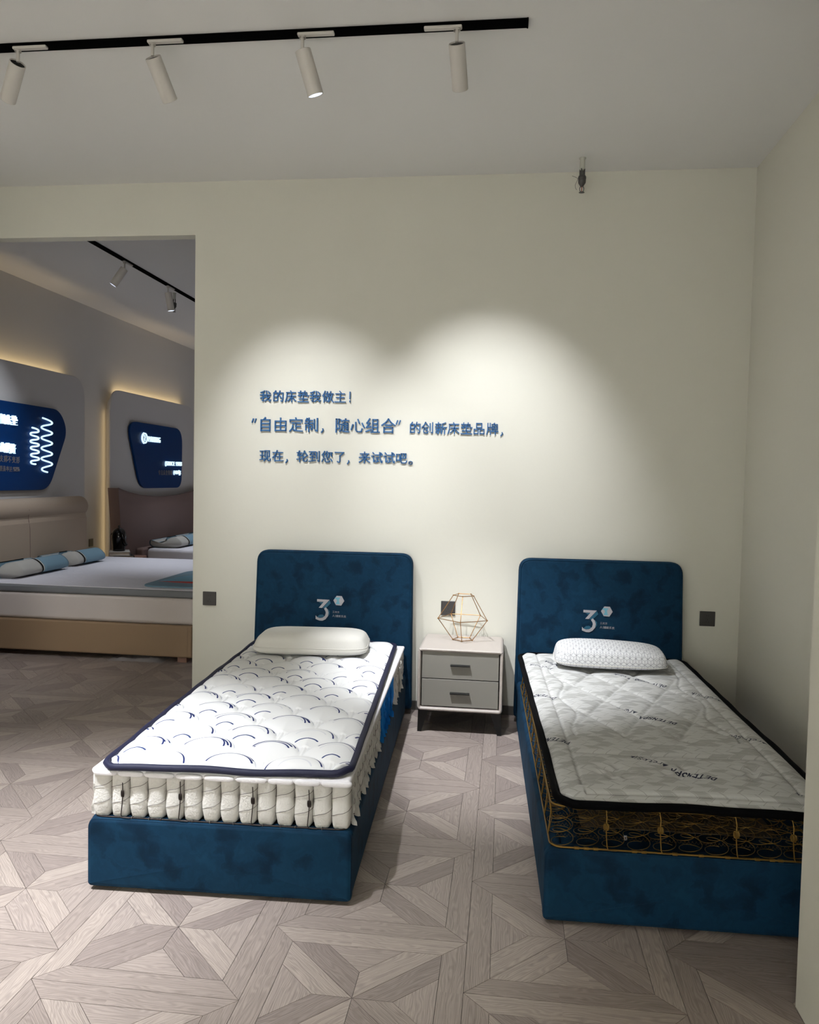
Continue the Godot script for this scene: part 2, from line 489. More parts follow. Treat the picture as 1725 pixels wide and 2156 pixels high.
# ------------------------------------------------------------------ lettering as strokes (grid 0..100, y down)
const GLYPH := {
	"我": "42,4 28,12 8,17/4,38 96,38/30,14 30,92 20,86/6,66 54,54/58,4 62,45 74,78 92,94 95,80/86,54 68,76 44,92/74,8 90,22",
	"的": "26,2 16,18/10,20 10,92/10,20 44,20 44,88 10,88/10,54 44,54/64,2 58,24 48,40/60,20 92,20 90,82 84,94 74,88/62,46 76,64",
	"床": "50,2 56,12/14,16 94,16/18,16 16,60 4,96/28,46 94,46/60,26 60,96/58,48 46,70 26,88/62,48 76,70 96,88",
	"垫": "8,16 42,16/26,2 26,48 16,44/6,40 44,32/50,16 80,16 82,40 92,48 95,40/64,2 62,24 46,48/52,28 70,40/14,70 86,70/50,54 50,95/4,95 96,95",
	"做": "24,2 16,24 4,42/16,28 16,97/28,24 60,24/44,6 44,46/32,48 58,48 58,86 32,86 32,48/74,4 68,28 58,46/68,24 97,24/88,26 80,64 56,96/66,36 80,72 98,96",
	"主": "46,2 56,14/12,24 88,24/16,56 84,56/50,24 50,94/4,94 96,94",
	"！": "50,8 50,66/50,84 50,92",
	"“": "36,6 26,34/58,6 48,34",
	"”": "44,6 54,34/64,6 76,34",
	"自": "48,2 38,16/18,18 18,96/18,18 82,18 82,96/18,44 82,44/18,68 82,68/18,92 82,92",
	"由": "12,26 12,94/12,26 88,26 88,94/12,58 88,58/12,91 88,91/50,4 50,91",
	"定": "48,2 52,12/8,30 8,16 92,16 92,30/22,38 80,38/50,38 50,90/50,62 82,62/28,54 24,76 6,96/24,74 40,90 96,94",
	"制": "18,4 8,26/12,18 54,18/4,38 58,38/32,2 32,97/10,86 10,56 54,56 54,82 46,78/70,12 70,74/92,4 92,92 80,86",
	"，": "52,80 56,90 42,108",
	"随": "8,6 8,98/8,8 30,8 22,38 32,60 26,74 16,70/40,12 48,22/36,42 48,42 46,80/34,92 46,82 60,92 98,94/56,16 96,16/74,4 66,30 54,46/64,36 64,82/64,36 90,36 90,82 82,78/64,52 90,52/64,66 90,66",
	"心": "14,44 4,78/34,28 36,80 46,92 74,92 80,72/50,8 60,34/80,34 96,64",
	"组": "30,2 10,32 32,32 8,62 38,56/4,90 40,78/52,8 52,92/52,8 86,8 86,92/52,36 86,36/52,62 86,62/40,94 98,94",
	"合": "50,2 34,24 4,46/50,2 66,24 96,46/30,44 72,44/20,62 20,96/20,62 80,62 80,96/20,91 80,91",
	"创": "32,2 20,26 2,46/32,2 44,20 58,36/18,48 46,48 46,70 36,66/18,48 18,84 26,92 50,92 54,78/72,12 72,72/93,4 93,92 82,86",
	"新": "28,2 32,12/6,16 52,16/18,22 22,36/42,20 36,36/4,40 54,40/6,58 52,58/29,42 29,96 20,90/20,66 8,86/38,66 48,80/90,4 64,14/64,14 64,60 54,96/64,44 98,44/82,44 82,98",
	"品": "28,6 28,44/28,6 72,6 72,44/28,40 72,40/8,56 8,96/8,56 42,56 42,96/8,91 42,91/58,56 58,96/58,56 92,56 92,96/58,91 92,91",
	"牌": "12,4 12,58 4,96/12,38 40,38/32,4 32,38/12,62 34,62 34,97/68,2 60,12/48,14 48,54/48,14 92,14 92,54 48,54/48,34 92,34/70,14 66,44 52,64/44,72 98,72/76,56 76,98",
	"现": "4,10 40,10/6,46 38,46/22,10 22,82/2,86 42,78/50,6 50,60/50,6 88,6 88,60/69,20 68,56 58,80 40,96/74,56 74,88 80,94 96,94 97,78",
	"在": "6,20 94,20/44,2 30,38 4,66/24,46 24,97/40,56 92,56/66,32 66,92/32,92 98,92",
	"轮": "4,18 44,18/24,2 10,42 44,42/28,28 28,98/2,76 46,68/70,2 62,24 44,44/70,2 80,22 98,42/88,46 62,66/60,46 60,84 66,92 92,92 96,76",
	"到": "4,8 60,8/30,10 12,34 54,30/44,20 58,40/8,58 54,58/31,42 31,90/2,92 60,84/72,12 72,70/93,4 93,92 82,86",
	"您": "26,2 18,20 4,34/18,20 18,60/48,2 40,20 32,30/44,14 94,14 88,26/66,16 66,56 56,52/48,28 38,48/80,28 94,46/14,70 4,92/30,66 32,88 40,95 68,95 72,84/48,62 56,74/82,68 94,88",
	"了": "12,10 88,10 54,42/54,38 54,90 46,97 32,90",
	"来": "12,18 88,18/28,28 36,44/72,26 62,44/4,50 96,50/50,2 50,98/48,52 32,74 4,92/52,52 70,74 96,92",
	"试": "14,6 24,18/4,36 22,36 22,86 36,74/36,26 98,26/42,52 66,52/54,52 54,84/38,90 68,80/74,4 78,50 86,84 95,94 97,78/84,8 94,18",
	"吧": "6,18 6,78/6,18 34,18 34,72/6,68 34,68/46,12 46,82 52,92 90,92 96,74/46,12 88,12 88,50 46,50/67,12 67,50",
	"。": "50,76 62,80 66,90 62,100 50,104 38,100 34,90 38,80 50,76",
	"健": "22,2 4,40/14,26 14,98/32,10 46,10 34,44 50,44 36,84/34,60 58,94 98,95/58,14 92,14 92,42/58,28 98,28/58,42 92,42/54,58 96,58/76,4 76,84/56,72 94,72",
	"动": "10,16 46,16/4,42 50,42/26,44 8,82 46,74/38,62 50,86/54,28 92,28 90,86 82,95 72,88/74,4 70,46 48,96",
	"弹": "8,10 34,10 34,32 8,32 6,56 36,56 34,84 26,96 16,90/56,2 62,12/86,2 78,12/50,18 50,60/50,18 92,18 92,60 50,60/50,39 92,39/42,76 98,76/71,18 71,98",
	"簧": "22,2 8,22/18,10 46,10/30,12 34,22/66,2 56,20/64,10 94,10/78,12 82,22/20,32 82,32/36,26 36,44/64,26 64,44/4,46 96,46/22,54 78,54 78,80 22,80 22,54/22,67 78,67/50,48 50,80/34,84 14,97/66,84 88,97",
	"支": "10,20 90,20/50,2 50,42/18,42 78,42 56,74 6,96/28,46 54,78 96,96",
	"撑": "4,24 34,24/20,4 20,94 10,88/2,62 36,50/66,2 66,14/50,6 54,14/84,4 78,14/42,28 42,18 96,18 94,28/54,28 84,28 84,40 54,40 54,28/88,46 50,52/48,64 92,64/40,78 98,78/70,50 70,92 60,96",
	"不": "6,10 94,10/56,12 36,44 4,66/52,36 52,98/62,44 92,68",
	"变": "48,2 52,12/8,16 92,16/38,18 38,48/62,18 62,48/22,26 8,46/76,26 92,46/18,56 78,56 58,80 8,97/30,58 56,82 94,97",
	"形": "6,10 58,10/2,46 62,46/20,10 20,54 6,96/44,10 44,98/92,4 66,28/94,34 66,58/97,64 60,96",
	"覆": "6,6 94,6/16,18 84,18 84,38 16,38 16,18/40,8 40,38/60,8 60,38/26,46 8,66/26,60 8,80/20,70 20,98/40,46 92,46/48,54 84,54 84,72 48,72 48,54/60,74 40,96/50,80 84,80 46,98/60,82 96,98",
	"盖": "32,2 38,12/68,2 62,12/14,18 86,18/20,34 80,34/8,50 92,50/50,18 50,50/18,60 82,60 82,92/18,60 18,92/40,60 40,92/60,60 60,92/4,94 96,94",
	"率": "50,2 54,10/8,16 92,16/48,18 34,32 54,32 32,52 66,48/62,40 70,54/20,26 30,36/12,58 30,44/84,24 70,34/72,42 90,56/6,70 94,70/50,58 50,98",
	"达": "36,22 94,22/64,4 58,44 40,70/62,40 88,68/10,10 22,24/4,44 20,44 18,82/4,96 18,84 36,94 98,95",
	"专": "16,18 84,18/6,40 94,40/52,2 30,64 82,64 56,86/34,78 64,98",
	"注": "10,6 22,18/4,34 16,44/6,94 24,60/60,2 68,12/38,22 94,22/40,54 92,54/66,22 66,94/32,94 98,94",
	"领": "26,2 4,36/26,2 48,28/22,30 32,40/8,52 42,52 26,80/18,66 36,92/54,8 96,8/74,8 68,22/58,22 58,72/58,22 92,22 92,72/74,34 72,64 52,97/78,74 96,97",
	"域": "4,34 36,34/20,6 20,76/2,84 38,70/40,24 98,24/46,40 64,40 64,62 46,62 46,40/38,84 68,74/72,4 78,60 92,94 97,78/92,42 62,96/82,6 92,16",
	"年": "28,2 8,36/24,16 88,16/26,42 84,42/26,42 26,68/4,68 96,68/56,16 56,98",
	"三": "12,12 88,12/18,50 82,50/4,90 96,90",
	"次": "8,16 20,28/4,84 28,50/50,2 34,40/46,22 94,22 84,42/64,34 58,66 32,97/64,48 96,97",
	"方": "46,2 54,14/4,22 96,22/40,24 34,60 6,97/38,46 80,46 76,86 68,96 54,90",
	"睡": "6,12 34,12 34,88 6,88 6,12/6,38 34,38/6,62 34,62/84,4 52,12/42,28 98,28/42,56 98,56/56,16 56,80/84,16 84,80/70,10 70,92/44,92 96,92",
	"眠": "6,12 34,12 34,88 6,88 6,12/6,38 34,38/6,62 34,62/48,10 90,10 90,36 48,36/48,10 48,92 68,82/48,56 96,56/70,36 78,80 96,94",
	"系": "84,4 14,14/52,10 24,34 56,34/70,24 20,56 84,52/50,56 50,94 40,90/30,68 10,90/70,66 90,88",
	"统": "30,2 10,32 32,32 8,62 38,56/4,90 40,78/66,2 70,12/44,18 96,18/66,20 50,46 90,42/78,30 92,50/58,54 40,96/78,52 78,88 84,94 96,92 97,78",
	"A": "10,96 50,4 90,96/26,64 74,64", "I": "50,4 50,96",
	"D": "16,4 16,96 50,96 84,70 84,30 50,4 16,4", "E": "84,4 16,4 16,96 84,96/16,50 74,50", "T": "6,4 94,4/50,4 50,96",
	"N": "14,96 14,4 86,96 86,4", "S": "86,14 60,2 30,4 14,24 30,44 72,54 88,74 70,96 36,98 12,84", "P": "16,96 16,4 66,4 86,28 66,52 16,52",
	"r": "20,96 20,36/20,54 44,36 72,38", "c": "84,46 56,34 22,50 18,74 36,96 82,88", "t": "44,10 44,84 58,96 76,92/18,36 76,36",
	"i": "50,36 50,96/50,12 50,18", "l": "50,4 50,96", "k": "20,4 20,96/76,36 22,68/42,58 80,96",
}


func strokes(ch: String) -> Array:
	var o := []
	for s in GLYPH[ch].split("/"):
		var l := PackedVector2Array()
		for q in s.split(" "):
			var c: PackedStringArray = q.split(",")
			l.append(Vector2(c[0].to_float(), c[1].to_float()))
		o.append(l)
	return o


# a character as raised strokes; local origin = cell centre, x right, y up, depth along z
func glyph(b: MB, ch: String, size: float, wide: float, weight: float, d0: float, d1: float, xf := Transform3D.IDENTITY) -> void:
	for l in strokes(ch):
		for i in l.size() - 1:
			var p := Vector2((l[i].x - 50.0) * 0.01 * wide, (50.0 - l[i].y) * 0.01 * size)
			var q := Vector2((l[i + 1].x - 50.0) * 0.01 * wide, (50.0 - l[i + 1].y) * 0.01 * size)
			var d := (q - p).normalized()
			var s := Vector2(-d.y, d.x) * weight * 0.5
			p -= d * weight * 0.42
			q += d * weight * 0.42
			b.prism(PackedVector2Array([p - s, q - s, q + s, p + s]), d0, d1, xf)


# ------------------------------------------------------------------ drawing into images
func dab_line(im: Image, p: Vector2, q: Vector2, w: float, col: Color) -> void:
	var x0 := maxi(int(minf(p.x, q.x) - w - 1), 0)
	var x1 := mini(int(maxf(p.x, q.x) + w + 2), im.get_width())
	var y0 := maxi(int(minf(p.y, q.y) - w - 1), 0)
	var y1 := mini(int(maxf(p.y, q.y) + w + 2), im.get_height())
	for y in range(y0, y1):
		for x in range(x0, x1):
			var c := Vector2(x + 0.5, y + 0.5)
			var d := c.distance_to(Geometry2D.get_closest_point_to_segment(c, p, q))
			var k := clampf(w * 0.5 + 0.5 - d, 0.0, 1.0)
			if k > 0.0:
				im.set_pixel(x, y, im.get_pixel(x, y).lerp(col, k * col.a))


func dab_glyph(im: Image, ch: String, org: Vector2, ax: Vector2, ay: Vector2, w: float, col: Color) -> void:
	for l in strokes(ch):
		for i in l.size() - 1:
			var p: Vector2 = org + ax * (l[i].x * 0.01) + ay * (l[i].y * 0.01)
			var q: Vector2 = org + ax * (l[i + 1].x * 0.01) + ay * (l[i + 1].y * 0.01)
			dab_line(im, p, q, w, col)


# ------------------------------------------------------------------ more shapes
# convex outline extruded along z from d0 to d1 with rounded front and back edges
func slab(b: MB, poly: PackedVector2Array, d0: float, d1: float, r: float, xf := Transform3D.IDENTITY, crown := 0.0) -> void:
	var m := poly.size()
	var nr := PackedVector2Array()
	for i in m:
		var e := (poly[(i + 1) % m] - poly[(i - 1 + m) % m]).normalized()
		nr.append(Vector2(e.y, -e.x))
	var rows := []
	for i in 5:
		var a := PI / 2 * i / 4.0
		rows.append([r * (1.0 - sin(a)), d0 + r * (1.0 - cos(a))])
	for i in 5:
		var a := PI / 2 * i / 4.0
		rows.append([r * (1.0 - cos(a)), d1 - r * (1.0 - sin(a))])
	var pts := PackedVector3Array()
	for q in rows:
		for i in m:
			var p: Vector2 = poly[i] - nr[i] * q[0]
			pts.append(xf * V(p.x, p.y, q[1]))
	b.grid(rows.size(), m, pts, true)
	# caps: front rings towards the middle, optionally crowned
	var c := Vector2.ZERO
	for p in poly:
		c += p / m
	for side in 2:
		var cap := PackedVector3Array()
		var z := d1 if side == 0 else d0
		for k in 7:
			var t := k / 6.0
			for i in m:
				var p := (poly[i] - nr[i] * r).lerp(c, t)
				var lift := crown * sin(t * PI / 2) if side == 0 else 0.0
				cap.append(xf * V(p.x, p.y, z + lift))
		b.grid(7, m, cap, true, side == 1)


# frame of a box: outline swept round a small profile of [inset, depth] pairs
func sweep_outline(b: MB, poly: PackedVector2Array, prof: Array, xf := Transform3D.IDENTITY) -> void:
	var m := poly.size()
	var pts := PackedVector3Array()
	for q in prof:
		for i in m:
			var e := (poly[(i + 1) % m] - poly[(i - 1 + m) % m]).normalized()
			var p := poly[i] - Vector2(e.y, -e.x) * float(q[0])
			pts.append(xf * V(p.x, p.y, q[1]))
	b.grid(prof.size(), m, pts, true)


func outline_path(poly: PackedVector2Array, z: float, xf: Transform3D) -> PackedVector3Array:
	var o := PackedVector3Array()
	for p in poly:
		o.append(xf * V(p.x, p.y, z))
	return o


# ------------------------------------------------------------------ floor
func build_floor(cam: Transform3D, focal: float) -> void:
	var b := MB.new()
	b.box(V(-1.594, -0.0535, -0.2), V(6.126, 0.1, 15.8))
	var fl := struct("floor", b, M.joint_dark, "greyish oak parquet floor laid in eight-armed star tiles")
	var grain := grain_image(5)
	var tones := []
	for c in [Color(0.625, 0.575, 0.555), Color(0.665, 0.615, 0.59), Color(0.69, 0.64, 0.615), Color(0.72, 0.67, 0.64), Color(0.645, 0.595, 0.57)]:
		var m := mat("oak_%d" % tones.size(), c, 0.42, 0.0, 0.4)
		m.albedo_texture = grain
		relief(m, grain, 0.02)
		tones.append(m)
	var a := 0.3
	var w := 0.072
	var i := a - w
	var c := 0.112
	var kinds := []
	for q in 4:
		var rot := Transform2D(q * PI / 2, Vector2.ZERO)
		for k in [[[[a, -a], [a, a], [i, i], [i, -i]], Vector2(0, 1), 1], [[[0, 0], [c, 0], [i, i - c], [i, i]], Vector2(1, 1), 0], [[[0, 0], [i, i], [i - c, i], [0, c]], Vector2(1, 1), 3], [[[c, 0], [i, c - i], [i, i - c]], Vector2(0, 1), 2]]:
			var pg := PackedVector2Array()
			for p in k[0]:
				pg.append(rot * Vector2(p[0], p[1]))
			var cen := Vector2.ZERO
			for p in pg:
				cen += p / pg.size()
			kinds.append([Geometry2D.offset_polygon(pg, -0.0007)[0], rot * k[1].normalized(), k[2], cen])
	var up := Transform3D(Basis(V(1, 0, 0), V(0, 0, -1), V(0, 1, 0)), Vector3.ZERO)
	var meshes := []
	var raw := []
	for k in kinds:
		var vs := []
		var rs := []
		for t in 3:
			var mb := MB.new()
			mb.prism(k[0], -0.004, 0.0, up)
			var g: Vector2 = k[1]
			var ou := rng.randf()
			var ov := rng.randf()
			for j in mb.v.size():
				var p := Vector2(mb.v[j].x, -mb.v[j].z)
				mb.uv[j] = Vector2(p.dot(g) / 0.62 + ou, p.dot(Vector2(-g.y, g.x)) / 0.30 + ov)
			vs.append(mb.mesh())
			rs.append(mb)
		meshes.append(vs)
		raw.append(rs)
	# star centres: x of the columns and the shift of each column along the room
	var shift := {0: 0.2482, 1: 0.4809, -1: 0.0032, -2: 0.4676, -3: 0.2634, -4: 0.45, -5: 0.2, -6: 0.5, -7: 0.2, 2: 0.2, 3: 0.45, 4: 0.15, 5: 0.4}
	var all := []
	for col in range(-7, 6):
		var cx: float = -0.3761 + 0.6 * col
		for row in range(-13, 10):
			var cz: float = shift[col] + 0.6 * row
			for k in kinds.size():
				var pc: Vector2 = kinds[k][3]
				var p := V(cx + pc.x, 0.0, cz - pc.y)
				if p.x < XL or p.x > 1.469 or p.z < -7.9 or p.z > 7.5:
					continue
				var l := cam.affine_inverse() * p
				var score := 0.0
				if l.z < -0.3:
					var u := l.x / -l.z * focal
					var s := l.y / -l.z * focal
					if absf(u) < 880 and absf(s) < 1090:
						score = 1.0 / (l.z * l.z * -l.z) * (1.0 if k % 4 else 1.2)
						if (p.x > -1.4 + 0.0 and p.x < -0.44 and p.z > 0.0 and p.z < 2.2) or (p.x > 0.13 and p.z < 2.15 and p.z > 0.0):
							score *= 0.001
						if p.z < 0.0:
							var t := p.z / (p.z - 4.679)
							if p.x * (1.0 - t) > -1.93 or p.z < -0.9:
								score *= 0.001
				var tone: int = kinds[k][2]
				if rng.randf() < 0.35:
					tone = rng.randi() % 5
				all.append([score, V(cx, 0, cz), k, rng.randi() % 3, tone])
	all.sort_custom(func(x, y): return x[0] > y[0])
	for q in mini(290, all.size()):
		var e: Array = all[q]
		put("plank", meshes[e[2]][e[3]], tones[e[4]], fl, Transform3D(Basis.IDENTITY, e[1]))
	var far := []
	for t in 5:
		far.append(MB.new())
	for q in range(290, all.size()):
		var e: Array = all[q]
		var src: MB = raw[e[2]][e[3]]
		var dst: MB = far[e[4]]
		var k := dst.v.size()
		for p in src.v:
			dst.v.append(p + e[1])
		dst.n.append_array(src.n)
		dst.uv.append_array(src.uv)
		for x in src.ix:
			dst.ix.append(x + k)
	var am := ArrayMesh.new()
	for t in 5:
		var arr: Array = []
		arr.resize(Mesh.ARRAY_MAX)
		arr[Mesh.ARRAY_VERTEX] = far[t].v
		arr[Mesh.ARRAY_NORMAL] = far[t].n
		arr[Mesh.ARRAY_TEX_UV] = far[t].uv
		arr[Mesh.ARRAY_INDEX] = far[t].ix
		am.add_surface_from_arrays(Mesh.PRIMITIVE_TRIANGLES, arr)
		am.surface_set_material(t, tones[t])
	var rest := MeshInstance3D.new()
	rest.name = "distant_planks"
	rest.mesh = am
	rest.set_meta("kind", "stuff")
	fl.add_child(rest, true)


# ------------------------------------------------------------------ shell
func span(b: MB, x0: float, x1: float, y0: float, y1: float, z0: float, z1: float) -> void:
	b.box(V((x0 + x1) / 2, (y0 + y1) / 2, (z0 + z1) / 2), V(x1 - x0, y1 - y0, z1 - z0))


func build_shell() -> void:
	var b := MB.new()
	span(b, -1.928, 1.469, 0.0, CEIL, -0.085, 0.0)
	span(b, -3.33, -1.928, 2.879, CEIL, -0.085, 0.0)
	span(b, XL - 0.1, -3.33, 0.0, CEIL, -0.085, 0.0)
	struct("wall_back", b, M.cream_paint, "cream painted wall behind the two blue beds")
	b = MB.new()
	span(b, 1.369, 1.469, 0.0, CEIL, 0.0, 2.5)
	struct("wall_right", b, M.cream_paint, "cream side wall beside the right-hand bed")
	b = MB.new()
	span(b, 0.826, 1.469, 0.0, CEIL, 2.5, 2.62)
	span(b, 0.826, 0.946, 0.0, CEIL, 2.62, 7.6)
	struct("wall_return", b, M.cream_paint, "end of the cream partition cutting off the right-hand bed")
	b = MB.new()
	span(b, -3.43, -3.33, 0.0, CEIL, 0.0, 7.6)
	struct("wall_left", b, M.cream_paint, "cream wall of the showroom on the doorway side")
	b = MB.new()
	span(b, -3.43, 0.946, 0.0, CEIL, 7.6, 7.7)
	struct("wall_front", b, M.cream_paint, "cream wall closing the showroom behind the viewer")
	b = MB.new()
	span(b, XL - 0.1, 1.469, CEIL, CEIL + 0.1, -8.1, 7.7)
	struct("ceiling", b, M.ceiling_paint, "plain white painted ceiling")
	b = MB.new()
	span(b, XL - 0.1, XL, 0.0, CEIL, -8.0, -0.085)
	struct("wall_far_left", b, M.far_paint, "greyish white wall behind the beds of the second room")
	b = MB.new()
	span(b, XL - 0.1, 0.7, 0.0, CEIL, -8.1, -8.0)
	struct("wall_far_end", b, M.far_paint, "end wall of the second room")
	b = MB.new()
	span(b, 0.6, 0.7, 0.0, CEIL, -8.0, -0.085)
	struct("wall_far_right", b, M.far_paint, "side wall of the second room")
	b = MB.new()
	span(b, -1.928, 1.369, 0.0, 0.053, 0.0, 0.012)
	struct("baseboard_back", b, M.baseboard_grey, "low dark grey baseboard under the cream wall")
	b = MB.new()
	span(b, 1.357, 1.369, 0.0, 0.053, 0.012, 2.5)
	struct("baseboard_right", b, M.baseboard_grey, "low dark grey baseboard of the side wall")


# ------------------------------------------------------------------ lamps
func spot_lamp(x: float, y: float, z: float, along: Vector3, dir: Vector3, energy: float, angle: float, label: String, group: String, blend := 0.9, col := Color(0.965, 0.978, 1.0)) -> Node3D:
	# hangs from a track; «along» points down the track where the adapter lies
	var t := thing("track_spotlight", label, "spotlight", V(x, y, z), 0.0, group)
	dir = dir.normalized()
	var side := along.cross(Vector3.UP).normalized()
	var b := MB.new()
	b.rbox(V(0, -0.006, 0) + along * 0.055, (along.abs() * 0.15 + side.abs() * 0.024 + V(0, 0.012, 0)), 0.004, Basis.IDENTITY, 1)
	add("adapter", b, M.lamp_white, t)
	b = MB.new()
	b.tube(path_of([V(0, -0.008, 0), V(0, -0.03, 0), V(0, -0.062, 0)]), 0.007, 8)
	b.lathe([[0.014, -0.02], [0.012, -0.012], [0.0001, -0.011]], 10)
	add("stem", b, M.lamp_white, t)
	var yb := -dir
	var xb := yb.cross(V(0.3, 0.1, 1)).normalized()
	var xf := Transform3D(Basis(xb, yb, xb.cross(yb)), V(0, -0.062, 0) + dir * 0.004)
	b = MB.new()
	b.lathe([[0.0001, -0.168], [0.029, -0.168], [0.031, -0.170], [0.0325, -0.168], [0.0325, -0.002], [0.031, 0.0], [0.0295, 0.0], [0.0295, -0.006]], 28, xf)
	add("housing", b, M.lamp_white, t)
	b = MB.new()
	b.lathe([[0.0296, -0.008], [0.0296, -0.006], [0.0001, -0.006]], 24, xf)
	add("end_cap", b, M.black_metal, t)
	b = MB.new()
	b.lathe([[0.0001, -0.1705], [0.014, -0.1705], [0.024, -0.1695], [0.0285, -0.1685]], 24, xf)
	add("lens", b, M.lens_glow, t)
	var l := SpotLight3D.new()
	l.name = "beam"
	l.light_energy = energy
	l.light_color = col
	l.spot_angle = angle
	l.spot_angle_attenuation = blend
	l.spot_range = 12.0
	l.spot_attenuation = 2.0
	l.light_size = 0.03
	l.shadow_enabled = true
	t.add_child(l, true)
	var p := V(0, -0.062, 0) + dir * 0.19
	var zb := -dir
	var xl := V(0, 1, 0.01).cross(zb).normalized()
	l.transform = Transform3D(Basis(xl, zb.cross(xl), zb), p)
	return t


func rail(called: String, p0: Vector3, p1: Vector3, w: float, label: String) -> void:
	var t := thing(called, label, "light track", (p0 + p1) / 2)
	var d := (p1 - p0)
	var sz := V(absf(d.x) + (w if absf(d.x) < 0.1 else 0.0), 0.012, absf(d.z) + (w if absf(d.z) < 0.1 else 0.0))
	var b := MB.new()
	b.rbox(Vector3.ZERO, sz, 0.002, Basis.IDENTITY, 1)
	add("rail", b, M.track_black, t)
	for s in [-1, 1]:
		b = MB.new()
		var e: Vector3 = d.normalized() * (d.length() / 2 - 0.002) * s
		b.rbox(e, (V(0.006, 0.016, w + 0.002) if absf(d.x) > 0.1 else V(w + 0.002, 0.016, 0.006)), 0.002, Basis.IDENTITY, 1)
		add("end_piece", b, M.track_black, t)


func sprinkler(at: Vector3, label: String, wire: bool) -> void:
	var t := thing("sprinkler_head", label, "sprinkler", at)
	var b := MB.new()
	b.lathe([[0.0001, -0.001], [0.019, -0.001], [0.019, -0.004], [0.014, -0.006], [0.014, -0.062], [0.012, -0.066], [0.0001, -0.066]], 16)
	var q := MB.new()
	q.lathe([[0.0001, -0.066], [0.012, -0.066], [0.014, -0.062], [0.014, -0.006], [0.019, -0.004], [0.019, 0.0]], 16)
	add("pipe", q, M.pipe_white, t)
	q = MB.new()
	for k in 4:
		var a := TAU * k / 4 + 0.4
		q.box(V(cos(a) * 0.012, -0.078, sin(a) * 0.012), V(0.007, 0.036, 0.005), Basis(Vector3.UP, -a))
	add("prong", q, M.steel_grey, t)
	q = MB.new()
	q.lathe([[0.0001, -0.156], [0.008, -0.155], [0.014, -0.146], [0.0205, -0.136], [0.0215, -0.122], [0.0215, -0.1215], [0.0195, -0.119], [0.022, -0.1165], [0.022, -0.104], [0.018, -0.096], [0.0001, -0.094]], 18)
	add("body", q, M.steel_grey, t)
	q = MB.new()
	for s in [-1.0, 1.0]:
		q.tube(path_of([V(s * 0.006, -0.152, 0), V(s * 0.011, -0.165, 0), V(s * 0.010, -0.178, 0), V(s * 0.002, -0.186, 0)]), 0.0022, 6)
	add("frame_arm", q, M.steel_grey, t)
	q = MB.new()
	q.tube(path_of([V(0, -0.154, 0), V(0, -0.184, 0)]), 0.0022, 6)
	add("glass_bulb", q, M.glass_bulb, t)
	q = MB.new()
	q.lathe([[0.0001, -0.190], [0.0155, -0.1885], [0.0155, -0.187], [0.0001, -0.185]], 18)
	add("deflector", q, M.steel_grey, t)
	if wire:
		q = MB.new()
		q.tube(path_of([V(-0.055, -0.100, 0.01), V(-0.04, -0.108, 0.016), V(-0.024, -0.117, 0.016), V(-0.03, -0.135, 0.018), V(-0.038, -0.152, 0.018), V(-0.036, -0.166, 0.016), V(-0.029, -0.178, 0.014)]), 0.0011, 5)
		add("loose_wire", q, M.steel_grey, t)


func socket(at: Vector3, label: String, turn := 0.0, holes := true) -> void:
	var t := thing("wall_socket", label, "socket", at, turn)
	var b := MB.new()
	b.rbox(V(0, 0, 0.0045), V(0.086, 0.086, 0.009), 0.003)
	add("plate", b, M.socket_grey, t)
	if not holes:
		return
	for h in [[-0.006, 0.019, 0.0], [0.006, 0.019, 0.0], [0.0, -0.004, 0.0], [-0.0075, -0.018, 0.5], [0.0075, -0.018, -0.5]]:
		b = MB.new()
		b.box(V(h[0], h[1], 0.0088), V(0.0022, 0.0065, 0.0008), Basis(V(0, 0, 1), h[2]))
		add("slot", b, M.hole_black, t)


# ------------------------------------------------------------------ lettering on the wall
func wall_text(label: String, items: Array) -> void:
	var x0: float = items[0][1]
	var t := thing("wall_lettering", label, "lettering", V(x0, items[0][2], 0.0), 0.0, "blue raised lettering on the cream wall")
	for q in items:
		var b := MB.new()
		var s: float = q[3]
		glyph(b, q[0], s, s, s * (0.085 if q[0] != "。" else 0.055), 0.0, 0.012)
		var o := add("character", b, M.letter_blue, t)
		o.position = V(q[1] - x0, q[2] - items[0][2], 0)


func build_lettering() -> void:
	var l := []
	var xs := [-1.469, -1.388, -1.311, -1.232, -1.157, -1.078, -1.002, -0.942]
	var tx := "我的床垫我做主！"
	for i in tx.length():
		l.append([tx[i], xs[i], 1.894, 0.070])
	wall_text("short top line of blue raised Chinese lettering ending in an exclamation mark", l)
	l = []
	xs = [-1.534, -1.467, -1.372, -1.275, -1.178, -1.109, -0.987, -0.89, -0.8, -0.703, -0.637]
	tx = "“自由定制，随心组合“"
	for i in tx.length():
		l.append([tx[i], xs[i], 1.722, 0.087 if not tx[i] in ["“", "，"] else 0.075])
	xs = [-0.54, -0.465, -0.385, -0.31, -0.232, -0.157, -0.079, -0.022]
	tx = "的创新床垫品牌，"
	for i in tx.length():
		l.append([tx[i], xs[i], 1.713, 0.070])
	wall_text("long middle line of blue raised Chinese lettering with larger quoted characters", l)
	l = []
	xs = [-1.467, -1.387, -1.33, -1.233, -1.157, -1.077, -1.001, -0.945, -0.846, -0.77, -0.695, -0.619, -0.564]
	tx = "现在，轮到您了，来试试吧。"
	for i in tx.length():
		l.append([tx[i], xs[i], 1.53, 0.069])
	wall_text("lowest line of blue raised Chinese lettering ending in a round full stop", l)


# ------------------------------------------------------------------ the velvet beds
func crop_poly(pts: Array) -> PackedVector2Array:
	var o := PackedVector2Array()
	for p in pts:
		o.append(Vector2(-0.1 + (p[0] - 330) * 0.0002, 0.671 - (p[1] - 335) * 0.000195))
	return o


